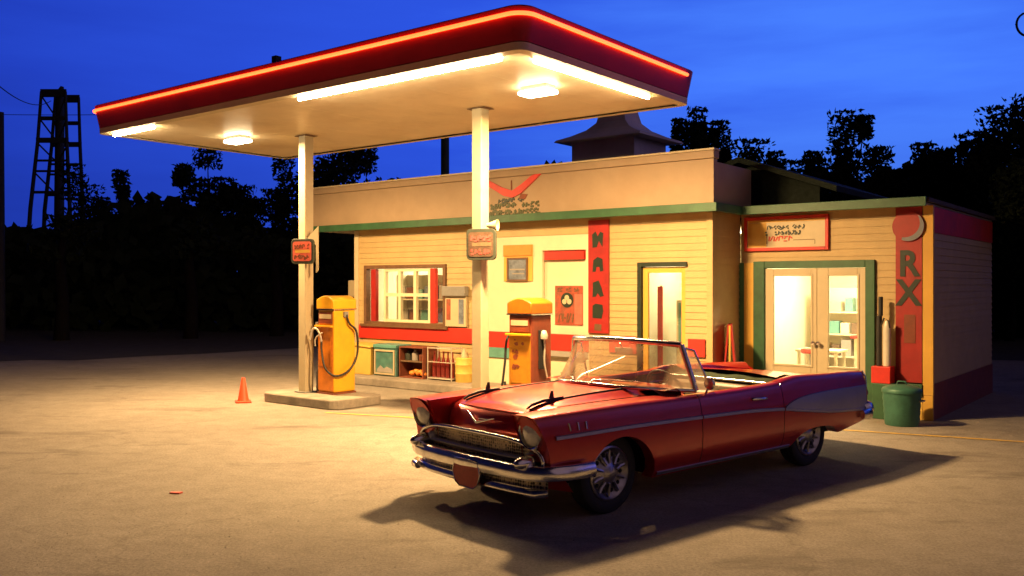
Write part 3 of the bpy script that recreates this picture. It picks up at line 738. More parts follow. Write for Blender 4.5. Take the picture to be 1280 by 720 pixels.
mb.tube([(P[0][0],1.6,P[0][2])]+[p for p in reversed(P[27:36])]+[p for p in reversed(P[18:27])]+[(P[17][0],1.6,P[17][2])],.021,10); mb.build('neon_tube', M_neon, K, smooth=60)
mb = MB()
for i in range(0,36,4):
    x,y,z = P[i]; 

# fluorescent tubes just inside the edge
for (x0,y0,x1,y1) in ((-4.0,-1.69,-2.85,-1.69),(.55,-1.69,3.85,-1.69),(4.09,-1.42,4.09,1.0)):
    mb = MB(); mb.tube([(x0,y0,4.255),(x1,y1,4.262)],.020,10); tb = mb.build('tube_light', M_tube_hot if x0 == x1 else M_tube, K, smooth=60)
    mb = MB()
    if x0 == x1: mb.box(x0-.03,x0+.03,y0-.03,y1+.03,4.284,4.299)
    else: mb.box(x0-.03,x1+.03,y0-.03,y0+.03,4.284,4.299)
    mb.build('batten', M['trimcream'], tb)
def add_area(name, loc, sx, sy, power, col, rot=(0,0,0), spread=180):
    l = bpy.data.lights.new(name, 'AREA'); l.shape = 'RECTANGLE'; l.size = sx; l.size_y = sy; l.energy = power; l.color = col
    o = bpy.data.objects.new(name, l); COL.objects.link(o); o.location = loc; o.rotation_euler = rot
    l.spread = R(spread)
    return o
WARM = (1.0,.60,.245)
LP = 860
for lx, pw in ((3.28,1.25),(-2.78,.9)):
    mb = MB(); mb.box(lx-.19,lx+.19,-.26-.10,-.26+.10,4.25,4.2985); h = mb.build('ceiling_light', M['grey'], K, bevel=.008)
    mb = MB(); mb.box(lx-.22,lx+.22,-.26-.125,-.26+.125,4.195,4.248); mb.build('diffuser', M_diff, h, bevel=.02)
    add_area('canopy_lamp', CC + Matrix.Rotation(-TH,3,'Z') @ Vector((lx,-.26,4.187)), .46,.26, LP*pw, WARM, (0,0,-TH), 180)
for cx in (-1.84,1.84):
    mb = MB(); mb.box(cx-.085,cx+.085,.37-.085,.37+.085,.15,4.298); c_ = mb.build('column', M['column'], K, bevel=.012)
    mb = MB(); mb.box(cx-.13,cx+.13,.37-.13,.37+.13,.152,.17); mb.build('base_plate', M['grey'], c_)
    mb = MB(); mb.box(cx-.15,cx+.15,.37-.11,.37+.11,4.285,4.292); mb.build('head_plate', M['brown'], c_)
mb = MB(); mb.cyl((-.09,-1.55,4.68),(-.09,-1.55,4.90),.03,n=10); mb.box(-.135,-.045,-1.595,-1.505,4.84,4.93); mb.build('vent_pipe', M['tower'], K)
mb = MB(); mb.box(-.42,-.18,-1.6,-1.4,4.68,4.765); mb.build('roof_box', M['tower'], K)

# signs on the columns
def cloc(x, y, z=0): return CC + Matrix.Rotation(-TH,3,'Z') @ Vector((x,y,z))
def column_sign(cx, z, w, h, label, seed, dark):
    t = thing('column_sign', label, 'sign', cloc(cx,.37-.087,z), -TH+R(20), 'small signs on the canopy columns')
    def rr_(w, h, r_, y0, y1, q):
        pts = []
        for (sx, sz, a0) in ((1,1,0),(-1,1,90),(-1,-1,180),(1,-1,270)):
            for k in range(5):
                a = R(a0+22.5*k); pts.append((sx*(w/2-r_)+r_*math.cos(a), sz*(h/2-r_)+r_*math.sin(a)))
        q.prism(pts, y0, y1)
    q = MB(); rr_(w,h,.06,-.11,-.06,q); q.build('backing', M['trimint'], t, bevel=.006)
    q = MB(); rr_(w-.07,h-.09,.04,-.118,-.111,q); q.build('face', M['signdark' if dark else 'signface'], t)
    for z0_, z1_, nn_, sd in ((.12,.28,6,seed),(-.30,-.14,5,seed+1)):
        q = MB(); pseudo(q,-w*.34,w*.34,h*z0_,h*z1_,-.118,nn_,sd,.026,.004); q.build('lettering', M['redsign2'] if dark else M['crate'], t)
    q = MB(); q.box(-w*.3,w*.36,-.121,-.1185,-h*.06,h*.06); q.build('middle_bar', M['wood'] if dark else M['yellowtrim'], t)
    q = MB(); q.box(-.05,.05,-.06,.02,-.03,.03); q.build('bracket', M['grey'], t)
    return t
t1 = column_sign(-1.84+.10, 2.42, .40,.40, 'small red square sign on the left canopy column', 51, False)
t2 = column_sign(1.84+.13, 2.43, .42,.42, 'small dark rimmed sign with red lettering on the right canopy column', 61, True)
mb = MB(); mb.prism([(.05,.22),(.24,.40),(.24,-.30),(.20,-.34),(.20,.1)],-.03,-.01); mb.build('side_fin', M['trimcream'], t1)
mb = MB(); mb.lathe([(.0,0),(.03,.0),(.04,.05),(.075,.14),(.08,.15),(0,.12)],16,'x',(.06,-.03,.26)); mb.build('horn', M['trimcream'], t2, smooth=40)

# ------------------------------------------------------------------ ISLANDS AND PUMPS
def island(cx, label):
    pts = []
    for (sx, sy, a0) in ((1,1,0),(-1,1,90),(-1,-1,180),(1,-1,270)):
        for k in range(6):
            a = R(a0+18*k); pts.append((cx+.30+sx*(.93-.22)+.22*math.cos(a), .45+sy*(.53-.22)+.22*math.sin(a)))
    o = MB().plate(pts,0,.15).build('pump_island', M['kerb'], None, bevel=.02)
    o.location = CC; o.rotation_euler = (0,0,-TH); tag(o, label, 'pump island', 'kerbed pump islands')
island(-1.84,'low concrete island carrying the left column and the yellow pump')
island(1.84,'low concrete island behind the car under the right column')

def pump(cx, label, front, side):
    t = thing('gas_pump', label, 'gas pump', cloc(cx+(.45 if front == 'pumpo' else .66),.62,.15), -TH, 'pumps under the canopy')
    w, d_, H = .19,.23,1.56
    q = MB(); q.box(-w,w,-d_+.012,d_,.03,1.34); q.build('cabinet', M[side], t, bevel=.02)
    q = MB(); q.box(-w+.012,w-.012,-d_,-d_+.0115,.06,1.06); q.build('front_panel', M[front], t, bevel=.004)
    q = MB(); q.box(-w-.01,w+.01,-d_-.01,d_+.01,0,.028); q.build('foot_plate', M['crate'], t)
    # head with an arched top
    prof = [(-w-.015,1.345),(w+.015,1.345),(w+.015,1.50)]
    for k in range(1,8): a = k/8; prof.append((w+.015-(2*w+.03)*a, 1.50+.065*math.sin(math.pi*a)))
    prof.append((-w-.015,1.50))
    q = MB(); q.prism(prof,-d_-.015,d_+.015); q.build('head', M['pumpy' if side == 'pumpy' else 'pumpcap'], t, bevel=.018, smooth=40)
    q = MB(); q.box(-w+.03,w-.03,-d_-.004,-d_+.008,1.12,1.30); q.build('display_recess', M['pumpr'], t)
    q = MB(); q.box(-w+.05,w-.05,-d_-.008,-d_-.0045,1.20,1.27); q.build('display', M['trimcream'], t)
    q = MB(); q.box(-w-.02,w+.0,-d_-.05,-d_,1.065,1.095); q.build('ledge', M['pumpy'], t, bevel=.005)
    q = MB(); q.box(-w-.018,w+.018,-d_-.018,d_+.018,1.338,1.352); q.build('trim_strip', M['chrome'], t)
    q = MB(); q.box(-w+.05,w-.05,-d_-.006,-d_-.0005,.44,.455); q.box(-w+.05,w-.05,-d_-.006,-d_-.0005,.90,.915); q.box(-w+.05,-w+.065,-d_-.006,-d_-.0005,.456,.899); q.box(w-.065,w-.05,-d_-.006,-d_-.0005,.456,.899); q.build('panel_trim', M[front], t)
    return t, w, d_
t, w, d_ = pump(-1.84, 'yellow gas pump with black hose loop beside the left column', 'pumpo', 'pumpy')
def bez(pts, n=26):
    P = [Vector(p) for p in pts]; out = []
    for i in range(len(P)-1):
        p0, p1, p2, p3 = P[max(0,i-1)], P[i], P[i+1], P[min(len(P)-1,i+2)]
        for k in range(n//len(P)+2):
            s = k/(n//len(P)+2)
            out.append(.5*((2*p1)+(-p0+p2)*s+(2*p0-5*p1+4*p2-p3)*s*s+(-p0+3*p1-3*p2+p3)*s**3))
    out.append(P[-1]); return out
hose = bez([(w+.03,.02,1.26),(w+.05,.06,1.12),(w+.06,.20,.98),(w+.055,.22,.62),(w+.06,.05,.38),(w+.03,-.20,.30),(.08,-d_-.07,.42),(-.02,-d_-.06,.70),(-.03,-d_-.05,.84)],60)
q = MB(); q.tube(hose,.017,10); q.build('hose', M['rubber'], t, smooth=60)
q = MB(); q.box(-.02+w,.035+w,-.03,.06,1.22,1.31); q.build('hose_bracket', M['grey'], t, bevel=.006)
q = MB(); q.tube(bez([(-.03,-d_-.05,.82),(-.05,-d_-.07,.95),(-.10,-d_-.10,1.04),(-.19,-d_-.10,1.02),(-.25,-d_-.10,.86)],24),[.02]*0 or .017,10)
q.tube(bez([(.0,-d_-.06,.98),(-.08,-d_-.09,.93),(-.14,-d_-.09,.86),(-.15,-d_-.08,.76)],18),.011,8); q.build('nozzle', M['nozzle'], t, smooth=60)
q = MB(); q.lathe([(0,0),(.03,0),(.035,.02),(.03,.04),(0,.045)],12,'z',(-w-.03,-d_+.02,1.10)); q.box(-w-.03,-w,-d_+.01,-d_+.03,1.09,1.10); q.build('knob', M['grey'], t, smooth=40)
t, w, d_ = pump(1.84, 'amber gas pump with rust red side between the right column and the car', 'pumpo2', 'pumpr')
q = MB(); q.tube(bez([(-w-.02,-.1,1.12),(-w-.05,-.2,1.0),(-w-.05,-.24,.7),(-w-.08,-.26,.4),(-w-.13,-.26,.16),(-w-.06,-.28,.06),(-w+.02,-.30,.22),(-w-.02,-.28,.45)],50),.017,10); q.build('hose', M['rubber'], t, smooth=60)
q = MB(); q.box(w+.002,w+.03,-.08,.06,.62,1.14); q.build('nozzle_holder', M['black'], t, bevel=.01)
q = MB(); q.lathe([(0,0),(.05,0),(.055,.05),(.03,.11),(0,.12)],14,'z',(w+.05,-.01,1.02)); q.tube(bez([(w+.05,-.01,1.05),(w+.055,.0,.9),(w+.05,.0,.7),(w+.06,.05,.5)],20),.014,8); q.build('nozzle', M['nozzle'], t, smooth=60)
q = MB()
rnd = random.Random(8)
for k in range(9):
    x, z = rnd.uniform(-.12,.06), rnd.uniform(.62,1.02); a = rnd.uniform(.015,.05)
    q.prism([(x+a*math.cos(u_)*rnd.uniform(.5,1.2), z+a*.8*math.sin(u_)*rnd.uniform(.5,1.2)) for u_ in np.linspace(0,2*math.pi,8)[:-1]],-d_-.0025-.0003*k,-d_-.0005)
q.prism([(-.02,.12),(.09,.1),(.08,.26),(.0,.3)],-d_-.003,-d_-.0005)
q.build('faded_decal', M['pumpr'], t)
mb = MB(); mb.lathe([(0,0),(.11,0),(.12,.02),(.12,.32),(.10,.36),(0,.37)],18)
o = mb.build('water_bucket', M['tank'], None, smooth=40); o.location = cloc(-1.84+.16,.60,.15); tag(o, 'grey blue lidded bucket wedged between left column and yellow pump', 'bucket')

# ------------------------------------------------------------------ CONE, SCRAP
t = thing('traffic_cone', 'small bright orange red cone on the open forecourt', 'traffic cone', (-4.31,14.5,0), R(20))
mb = MB(); mb.box(-.12,.12,-.12,.12,0,.03); mb.build('base', M['cone'], t, bevel=.008)
mb = MB(); mb.lathe([(.095,.03),(.085,.05),(.028,.39),(.022,.40),(.0,.40)],24); mb.build('cone_body', M['cone'], t, smooth=40)
mb = MB(); mb.plate([(-.05,-.02),(.04,-.03),(.06,.01),(.01,.035),(-.045,.02)],.002,.014)
o = mb.build('paper_scrap', M['scrap'], None); o.location = (-3.05,8.2,0); tag(o, 'small flat red scrap lying on the empty foreground concrete', 'scrap')
# loose grit
mb = MB(); rnd = random.Random(11)
for k in range(1900):
    y = 5.2 + 14*rnd.random()**1.6; x = rnd.uniform(-.62,.62)*y
    s = rnd.choice((.003,.004,.005,.007))*rnd.uniform(.7,1.3); a = rnd.uniform(0,6)
    ring_ = [(x+s*math.cos(a+i*1.257)*rnd.uniform(.7,1.2), y+s*math.sin(a+i*1.257)*rnd.uniform(.7,1.2)) for i in range(5)]
    mb._add([(*p,0) for p in ring_]+[(x,y,s*.8)], [(i,(i+1)%5,5) for i in range(5)])
tag(mb.build('loose_gravel', mat('grit', (.25,.22,.185), .9, var=.5, scale=40), None, fixn=False), kind='stuff')

# ------------------------------------------------------------------ CAR  (local x forward, y left, z up; origin mid wheelbase)
HA = R(49.3)
CB = Vector((1.42, 9.05, 0))
CAR = thing('convertible_car', 'dark red finned vintage convertible with its top down parked beside the pumps', 'car', CB, math.atan2(-math.cos(HA), -math.sin(HA)))
FX, RX_ = 1.49, -1.53
W = crv([(-2.62,.865),(-2.2,.90),(-1.5,.925),(-.5,.93),(.8,.93),(1.5,.925),(1.95,.91),(2.25,.885)])
G = crv([(.20,-.10),(.26,-.07),(.33,-.03),(.43,-.006),(.55,0),(.66,-.004),(.76,-.014),(.84,-.032),(.92,-.055),(1.0,-.07)])
ZC = crv([(-2.62,.925),(-2.2,.945),(-1.7,.955),(-1.25,.968),(-1.05,.955),(-.8,.925),(-.3,.912),(.4,.905),(1.2,.905),(1.75,.90),(2.05,.893),(2.26,.882)])
def YS(x, z): return W(x)+G(z)
def zbot(x):
    b = crv([(-2.62,.40),(-2.2,.345),(-1.96,.315),(-1.8,.33),(-1.0,.26),(1.0,.245),(1.9,.40),(2.3,.44)])(x)
    r = .43
    if abs(x-FX+.03) < r: b = max(b, .22+math.sqrt(r*r-(x-FX+.03)**2))
    if abs(x-RX_) < .46: b = max(b, .22+.205*(1-abs((x-RX_)/.46)**2.6)**.5)
    return b
def lean(x, z):          # front fenders lean forward at the top
    return x + .11*smooth01(1.85,2.26,x)*(z-.62)/.25*(1 if z > .62 else .35)
DF, DR = .43, -.88
stations = sorted({round(v,4) for v in list(np.arange(-2.62,2.261,.03))+[2.26,DF,DF-.010,DR,DR+.010,FX-.46+.0005,FX-.46-.004,FX+.40-.0005,FX+.40+.004,RX_-.4595,RX_-.464,RX_+.4595,RX_+.464,.74,-1.22,2.14]}, reverse=True)
NT = 11
def side_row(x, s):
    zb, zc = zbot(x), ZC(x); row = []
    zt = zc-.05
    row.append((lean(x,zb), s*(YS(x,zb)-.11), zb+.004))
    for j in range(NT):
        z = zb + (zt-zb)*j/(NT-1)
        row.append((lean(x,z), s*YS(x,z), z))
    y0 = YS(x,zt)
    row.append((lean(x,zc-.02), s*(y0-.013), zc-.02)); row.append((lean(x,zc-.004), s*(y0-.034), zc-.004)); row.append((lean(x,zc), s*(y0-.062), zc))
    return row
ZH = crv([(-.1,1.0),(.74,.975),(1.2,.965),(1.7,.942),(1.98,.905),(2.10,.880),(2.16,.855)])
def hood_x(x, y): return x - .10*(abs(y)/.56)**2*smooth01(1.65,2.16,x)
def hood_z(x, y): 
    a = abs(y)
    zf = ZC(x)-.004
    t = smooth01(.40,.57,a)
    z = ZH(x)-.012*(a/.42)**2
    return z*(1-t)+min(zf, z)*t
ZD = crv([(-2.62,.80),(-2.3,.84),(-1.8,.895),(-1.22,.93)])
body, doors = MB(), {1: MB(), -1: MB()}
for s in (1,-1):
    for xa, xb in zip(stations, stations[1:]):
        ra, rb = side_row(xa,s), side_row(xb,s)
        xm = (xa+xb)/2
        if DF-.010 < xm < DF or DR < xm < DR+.010: continue
        (doors[s] if DR < xm < DF else body).grid([ra, rb])
    # fender tops beside the hood
    hs = [x for x in stations if x >= .74]
    rows = []
    for x in hs:
        cr_ = side_row(x,s)[-1]
        rows.append([cr_]+[(lean(x,ZC(x)), s*y, ZC(x)+.004-.012*smooth01(.66,.575,y)) for y in (.74,.68,.62,.575)])
    body.grid(rows)
    # fender front face, inner wall
    fr = side_row(2.26,s)
    body.grid([[(p[0],p[1],p[2]) for p in fr],[(p[0]-.012,s*(.70),p[2]) for p in fr],[(p[0]-.02,s*.555,p[2]) for p in fr]])
    body.grid([[(lean(x,z), s*.565, z) for z in (.42,.6,.75,ZC(x)-.008)] for x in hs if x > 1.85])
    # cockpit caps
    for xr, tgt in (((.74,DF),body),((DF-.01,DR+.01),doors[s]),((DR,-1.22),body)):
        rows = []
        for x in [q for q in stations if xr[1]-1e-6 <= q <= xr[0]+1e-6]:
            c_ = side_row(x,s)[-1]; rows.append([c_,(x,s*.775,ZC(x)-.002),(x,s*.765,ZC(x)-.03)])
        tgt.grid(rows)
    # rear deck sides with the fin
    rows = []
    for x in [q for q in stations if q <= -1.22]:
        c_ = side_row(x,s)[-1]; k = smooth01(-1.22,-1.7,x); zd = ZD(x)
        rows.append([c_,(x,s*(c_[1]*s-.035),ZC(x)-.012*k),(x,s*(c_[1]*s-.07-.02*k), ZC(x)*(1-k)+k*(zd+.045)),(x,s*.70,ZC(x)*(1-k)+k*(zd+.012)),(x,s*.605,zd)])
    body.grid(rows)
# cowl
rows = []
for x in (.74,.60,.45):
    rows.append([(x-.0, y, (ZC(x)+.0 if abs(y) > .6 else ZH(.74))-.006) for y in (-.80,-.74,-.575,-.3,0,.3,.575,.74,.80)])
body.grid(rows)
# nose below the hood lip
rows = []
for z, dx in ((.846,-.02),(.83,.015),(.79,.04),(.73,.062),(.68,.075),(.655,.07),(.64,.03)):
    rows.append([(2.16+dx-.10*(abs(y)/.56)**2, y, z) for y in np.linspace(-.565,.565,15)])
body.grid(rows)
# valance under the grille, tail panel
rows = []
for z, dx in ((.46,-.06),(.36,-.02),(.26,-.10)):
    rows.append([(2.22+dx-.14*(abs(y)/.85)**2, y, z) for y in np.linspace(-.86,.86,13)])
body.grid(rows)
rows = []
rr_ = side_row(-2.62,1); rl_ = side_row(-2.62,-1)
for a, b in zip(rr_, rl_):
    zz = min(a[2], ZD(-2.62)); rows.append([a if abs(y_) == 1 and y_ > 0 else (b if y_ == -1 else (-2.62-.03*(1-y_*y_), a[1]*y_*.93, min(a[2], ZD(-2.62)))) for y_ in (1,.8,.5,0,-.5,-.8,-1)])
body.grid(rows)
body.build('body', M['paint'], CAR, smooth=38, weld=True)
for s in (1,-1):
    d = doors[s].build('door', M['paint'], CAR, smooth=38, weld=True)
    q = MB(); x0, z0 = -.52, .80
    q.tube([(x0+.16,s*(YS(-.4,z0)+.004),z0+.005),(x0+.14,s*(YS(-.4,z0)+.035),z0+.008),(x0-.02,s*(YS(-.5,z0)+.035),z0),(x0-.05,s*(YS(-.5,z0)+.004),z0-.004)],.014,8)
    q.build('handle', M['chrome'], d, smooth=60)
# hood
hs = [x for x in stations if .755 <= x <= 2.16] ; hs = [2.16]+hs+[.75]
rows = []
for x in hs:
    rows.append([(hood_x(x,y), y, hood_z(x,y)) for y in (-.563,-.54,-.50,-.46,-.42,-.38,-.30,-.15,0,.15,.30,.38,.42,.46,.50,.54,.563)])
rows.insert(0,[(p[0]-.006,p[1],p[2]-.03) for p in rows[0]])
hood = MB().grid(rows).build('hood', M['paint'], CAR, smooth=40)
for s in (1,-1):
    zf = lambda x, o=.003: hood_z(x,.42)+o
    q = MB(); q.tube([(hood_x(x,.42), s*.42, zf(x)) for x in np.linspace(2.10,.80,16)],[.008]*16,8); q.build('hood_rail', M['rubber'], hood, smooth=60)
    q = MB(); q.tube([(hood_x(2.13,.42), s*.42, .880),(2.02, s*.42, zf(2.0,.018)),(1.90, s*.42, zf(1.9,.026)),(1.78, s*.42, zf(1.78,.018)),(1.66, s*.42, zf(1.66,.016))],[.008,.013,.015,.011,.005],10)
    q.prism([(1.83,zf(1.84,.02)),(1.80,zf(1.8,.09)),(1.785,zf(1.78,.09)),(1.775,zf(1.77,.02))],s*.42-.007,s*.42+.007); q.build('hood_ornament', M['rubber'], hood, smooth=40)
q = MB(); q.tube([(2.222,-.17,.812),(2.245,-.03,.735),(2.240,.20,.79)],[.005,.011,.004],8); q.tube([(2.243,.0,.772),(2.24,.12,.775)],.004,6); q.build('emblem', M['chrome'], hood, smooth=60)
# trunk lid and folded top
rows = []
for x in [q for q in stations if q <= -1.22]:
    zd = ZD(x); rows.append([(x-.02*(1-(y/.6)**2)*smooth01(-2.2,-2.62,x), y, zd+.035*(1-(y/.6)**2)) for y in np.linspace(-.60,.60,13)])
rows.append([(p[0]-.02,p[1],p[2]-.30) for p in rows[-1]])
MB().grid(rows).build('trunk_lid', M['paint'], CAR, smooth=40)
rows = []
for k, y in enumerate(np.linspace(-.77,.77,15)):
    e = 1-(abs(y)/.79)**4
    rows.append([(-1.12-.30*(1-math.cos(a))/1.0, y, .86+.075*e*math.sin(a)+.012*math.sin(k*1.7)*math.sin(a)) for a in np.linspace(.1,math.pi-.15,9)])
bt = MB().grid(rows).build('folded_top_boot', M['boot'], CAR, smooth=60)
q = MB(); q.tube([(-1.13+.03*(y/.76)**2,y,.872) for y in np.linspace(-.76,.76,15)],.012,8); q.build('boot_moulding', M['chrome'], bt, smooth=60)
# interior
q = MB(); q.box(-1.5,.62,-.76,.76,.30,.34); q.box(-1.56,-1.18,-.76,.76,.34,.86); q.build('cabin_floor', M['rubber'], CAR)
for s in (1,-1):
    q = MB(); q.grid([[(x,s*.772,z) for z in (.33,.5,.7,.885)] for x in np.linspace(.74,-1.3,12)]); dc = q.build('door_card', M['trimint'], CAR)
    q = MB(); q.tube([(x,s*.758,.80) for x in np.linspace(.45,-1.2,6)],.012,6); q.tube([(x,s*.758,.70) for x in np.linspace(.45,-1.2,6)],.008,6); q.build('card_strip', M['chrome'], dc, smooth=60)
def bench(x, zt, nm='bench_seat'):
    q = MB()
    q.box(x,x+.52,-.66,.66,.42,.58); 
    q.m = Matrix.Translation((x-.02,0,.5)) @ Matrix.Rotation(R(-13),4,'Y'); q.box(-.10,.07,-.66,.66,0,zt-.5); q.m = None
    b_ = q.build(nm, M['seat'], CAR, bevel=.05, smooth=50)
    q = MB(); q.m = Matrix.Translation((x-.02,0,.5)) @ Matrix.Rotation(R(-13),4,'Y')
    for y in np.linspace(-.5,.5,9): q.box(.0705,.078,y-.012,y+.012,.05,zt-.58)
    q.build('seat_piping', M['trimint'], b_)
bench(-.32,.85); bench(-1.05,.84)
q = MB(); q.grid([[(x,y,z) for y in np.linspace(-.76,.76,9)] for x, z in ((.76,.955),(.58,.965),(.52,.93),(.50,.80),(.55,.62))]); dash = q.build('dashboard', M['paint'], CAR, smooth=50)
q = MB(); q.lathe([(0,0),(.06,0),(.065,-.02),(0,-.022)],18,'x',(.50,.40,.87)); q.build('gauge', M['chrome'], dash, smooth=40)
q = MB(); q.m = Matrix.Translation((.30,.40,.91)) @ Matrix.Rotation(R(-62),4,'Y') @ Matrix.Scale(1,4)
q.tube([(.20*math.cos(a),.20*math.sin(a),0) for a in np.linspace(0,2*math.pi,29)[:-1]],.014,8,closed=True)
q.lathe([(0,.02),(.05,.02),(.06,0),(.05,-.03),(0,-.03)],16)
for a in (R(90),R(-90),R(180)): q.tube([(0,0,0),(.2*math.cos(a),.2*math.sin(a),0)],.010,6)
q.m = None; q.tube([(.31,.40,.90),(.55,.40,.76)],.022,8); q.build('steering_wheel', M['rubber'], CAR, smooth=50)
# windshield
def wb(y): a = abs(y)/.80; return (1.02-.66*a**2.8, y, .985-.055*a**2.2)
def wt(y): a = abs(y)/.69; return (.56-.13*a**2.6, y, 1.37-.025*a**2)
ys = np.linspace(-1,1,25)
B_ = [wb(.80*v) for v in ys]; T_ = [wt(.69*v) for v in ys]
q = MB(); q.tube(B_,.018,8); q.tube(T_,.028,8); q.tube([B_[0],T_[0]],[.030,.028],8); q.tube([B_[-1],T_[-1]],[.030,.028],8)
wsf = q.build('windshield_frame', M['chrome'], CAR, smooth=60)
rows = []
for v in range(25):
    b, t_ = Vector(B_[v]), Vector(T_[v]); rows.append([b.lerp(t_, k/6)+Vector((.03*math.sin(math.pi*k/6),0,0)) for k in range(7)])
MB().grid(rows).build('windshield_glass', M['wglass'], wsf, smooth=60)
q = MB(); b, t_ = Vector(T_[12]), Vector(T_[12]); q.tube([(.50,0,1.33),(.46,0,1.27)],.008,6); q.box(.44,.455,-.11,.11,1.23,1.285); q.build('mirror', M['chrome'], wsf, bevel=.008)
for y0, y1 in ((-.12,-.60),(.12,.52)):
    q = MB(); p0 = Vector(wb(y0)); q.tube([p0+Vector((.03,0,.0)), p0.lerp(Vector(wt(y0)),.10)+Vector((.03,0,0)), Vector(wb(y1)).lerp(Vector(wt(y1)),.14)+Vector((.02,0,.0))],.007,6)
    q.build('wiper', M['chrome'], wsf, smooth=60)
for s in (1,-1):
    q = MB(); a, b, c_, d = Vector(B_[-1 if s > 0 else 0]), Vector(T_[-1 if s > 0 else 0]), Vector((.13,s*.80,.92)), Vector((.30,s*.73,1.29))
    a = a+Vector((-.03,0,0)); b = b.lerp(a,.08)+Vector((-.03,0,0))
    q.tube([b,d,c_],.011,8); vw = q.build('vent_window', M['chrome'], CAR, smooth=60)
    q = MB(); q.quad(a,b,d,c_); q.build('vent_glass', M['wglass'], vw)
q = MB(); q.tube([(.30,.86,.90),(.31,.90,.96)],.010,8); q.lathe([(0,.02),(.05,.018),(.058,.0),(.04,-.03),(0,-.045)],16,'x',(.30,.91,1.0)); q.build('side_mirror', M['chrome'], CAR, smooth=50)
# side trim
TR = crv([(-2.60,.512),(-1.8,.56),(-1.2,.625),(-.84,.667),(-.2,.70),(.5,.712),(1.4,.722),(2.16,.712)])
UP = crv([(-2.60,.765),(-1.8,.772),(-1.45,.765),(-1.2,.748),(-1.02,.718),(-.90,.678)])
def ribbon(q, f, x0, x1, h, n=60, t=.014):
    rows = []
    for x in np.linspace(x0,x1,n):
        z = f(x); rows.append([(lean(x,z),s*(YS(x,z+dz)+o),z+dz) for dz, o in ((-h,.001),(-h*.7,t),(h*.7,t),(h,.001))])
    q.grid(rows)
for s in (1,-1):
    q = MB(); ribbon(q,TR,2.16,DF+.004,.017); ribbon(q,TR,DF-.014,DR+.014,.017); ribbon(q,TR,DR-.004,-2.60,.017); ribbon(q,UP,-.90,-2.60,.013)
    st = q.build('side_trim', M['alu'], CAR, smooth=40)
    rows = []
    for x in np.linspace(-.90,-2.60,48):
        a, b = TR(x)+.012, UP(x)-.008
        if b < a+.002: b = a+.002
        rows.append([(x,s*(YS(x,a+(b-a)*k/5)+.005),a+(b-a)*k/5) for k in range(6)])
    MB().grid(rows).build('silver_panel', M['alu'], st, smooth=60)
    q = MB(); ribbon(q,lambda x: zbot(.5)+.03,1.0,-1.03,.020,40)
    q.build('sill_trim', M['alu'], CAR, smooth=40)
    q = MB()
    for k in range(3):
        x = 2.02-.075*k; z = .785; q.tube([(lean(x,z+.03),s*(YS(x,z+.03)+.006),z+.03),(lean(x,z-.03),s*(YS(x,z-.03)+.006),z-.03)],.008,6)
    q.build('fender_louvres', M['chrome'], CAR, smooth=60)
# headlights
for s in (1,-1):
    hx, hy, hz = 2.29, s*.725, .748
    q = MB(); q.lathe([(.126,-.03),(.130,-.01),(.126,.030),(.118,.024),(.114,-.03)],30,'x',(hx,hy,hz))
    # peaked hood of the bezel
    hl = q.build('headlight', M['chrome'], CAR, smooth=40)
    q = MB(); q.lathe([(.116,-.02),(.10,.016),(.06,.038),(0,.046)],26,'x',(hx,hy,hz)); q.build('lens', M['lens'], hl, smooth=60)
    q = MB(); rows = []
    for a in np.linspace(R(8),R(172),17):
        c_, n_ = math.cos(a), math.sin(a)
        rows.append([(hx-.06,hy+.146*c_,hz+.134*n_-.010),(hx+.02,hy+.146*c_,hz+.137*n_-.008),(hx+.03+.055*n_,hy+.140*c_,hz+.135*n_-.004),(hx+.02+.04*n_,hy+.132*c_,hz+.127*n_-.004)])
    q.grid(rows); q.build('headlight_hood', M['paint'], hl, smooth=50)
# grille
def gx(y): return 2.312-.060*(abs(y)/.82)**2.4
def gloop(k, r=1.0):
    a = 2*math.pi*k/56; c_, n_ = math.cos(a), math.sin(a)
    y = .815*r*math.copysign(abs(c_)**.5,c_); z = .53+.145*r*math.copysign(abs(n_)**.62,n_)-(.03*(abs(y)/.8)**3 if n_ > 0 else 0)
    return y, z
rows = []
for r_, dx in ((1.0,-.012),(.93,-.035),(.7,-.04),(.4,-.04),(.02,-.04)):
    row = []
    for k in range(56):
        y, z = gloop(k, r_); row.append((gx(y)+dx, y, z))
    rows.append(row)
gr = MB().grid(rows, close=True).build('grille', M['mesh'], CAR, smooth=50)
q = MB(); q.tube([(gx(gloop(k)[0])+.002, *gloop(k)) for k in range(56)],.019,8,closed=True); q.build('grille_surround', M['chrome'], gr, smooth=60)
q = MB(); q.tube([(gx(y)-.02,y,.525) for y in np.linspace(-.72,.72,21)],[.012]+[.024]*19+[.012],8); q.build('grille_bar', M['alu'], gr, smooth=60)
for s in (1,-1):
    q = MB(); q.lathe([(.040,-.05),(.045,.0),(.03,.025),(0,.035)],14,'x',(gx(.66)-.02,s*.66,.545)); q.build('parking_light', M['lens'], gr, smooth=60)
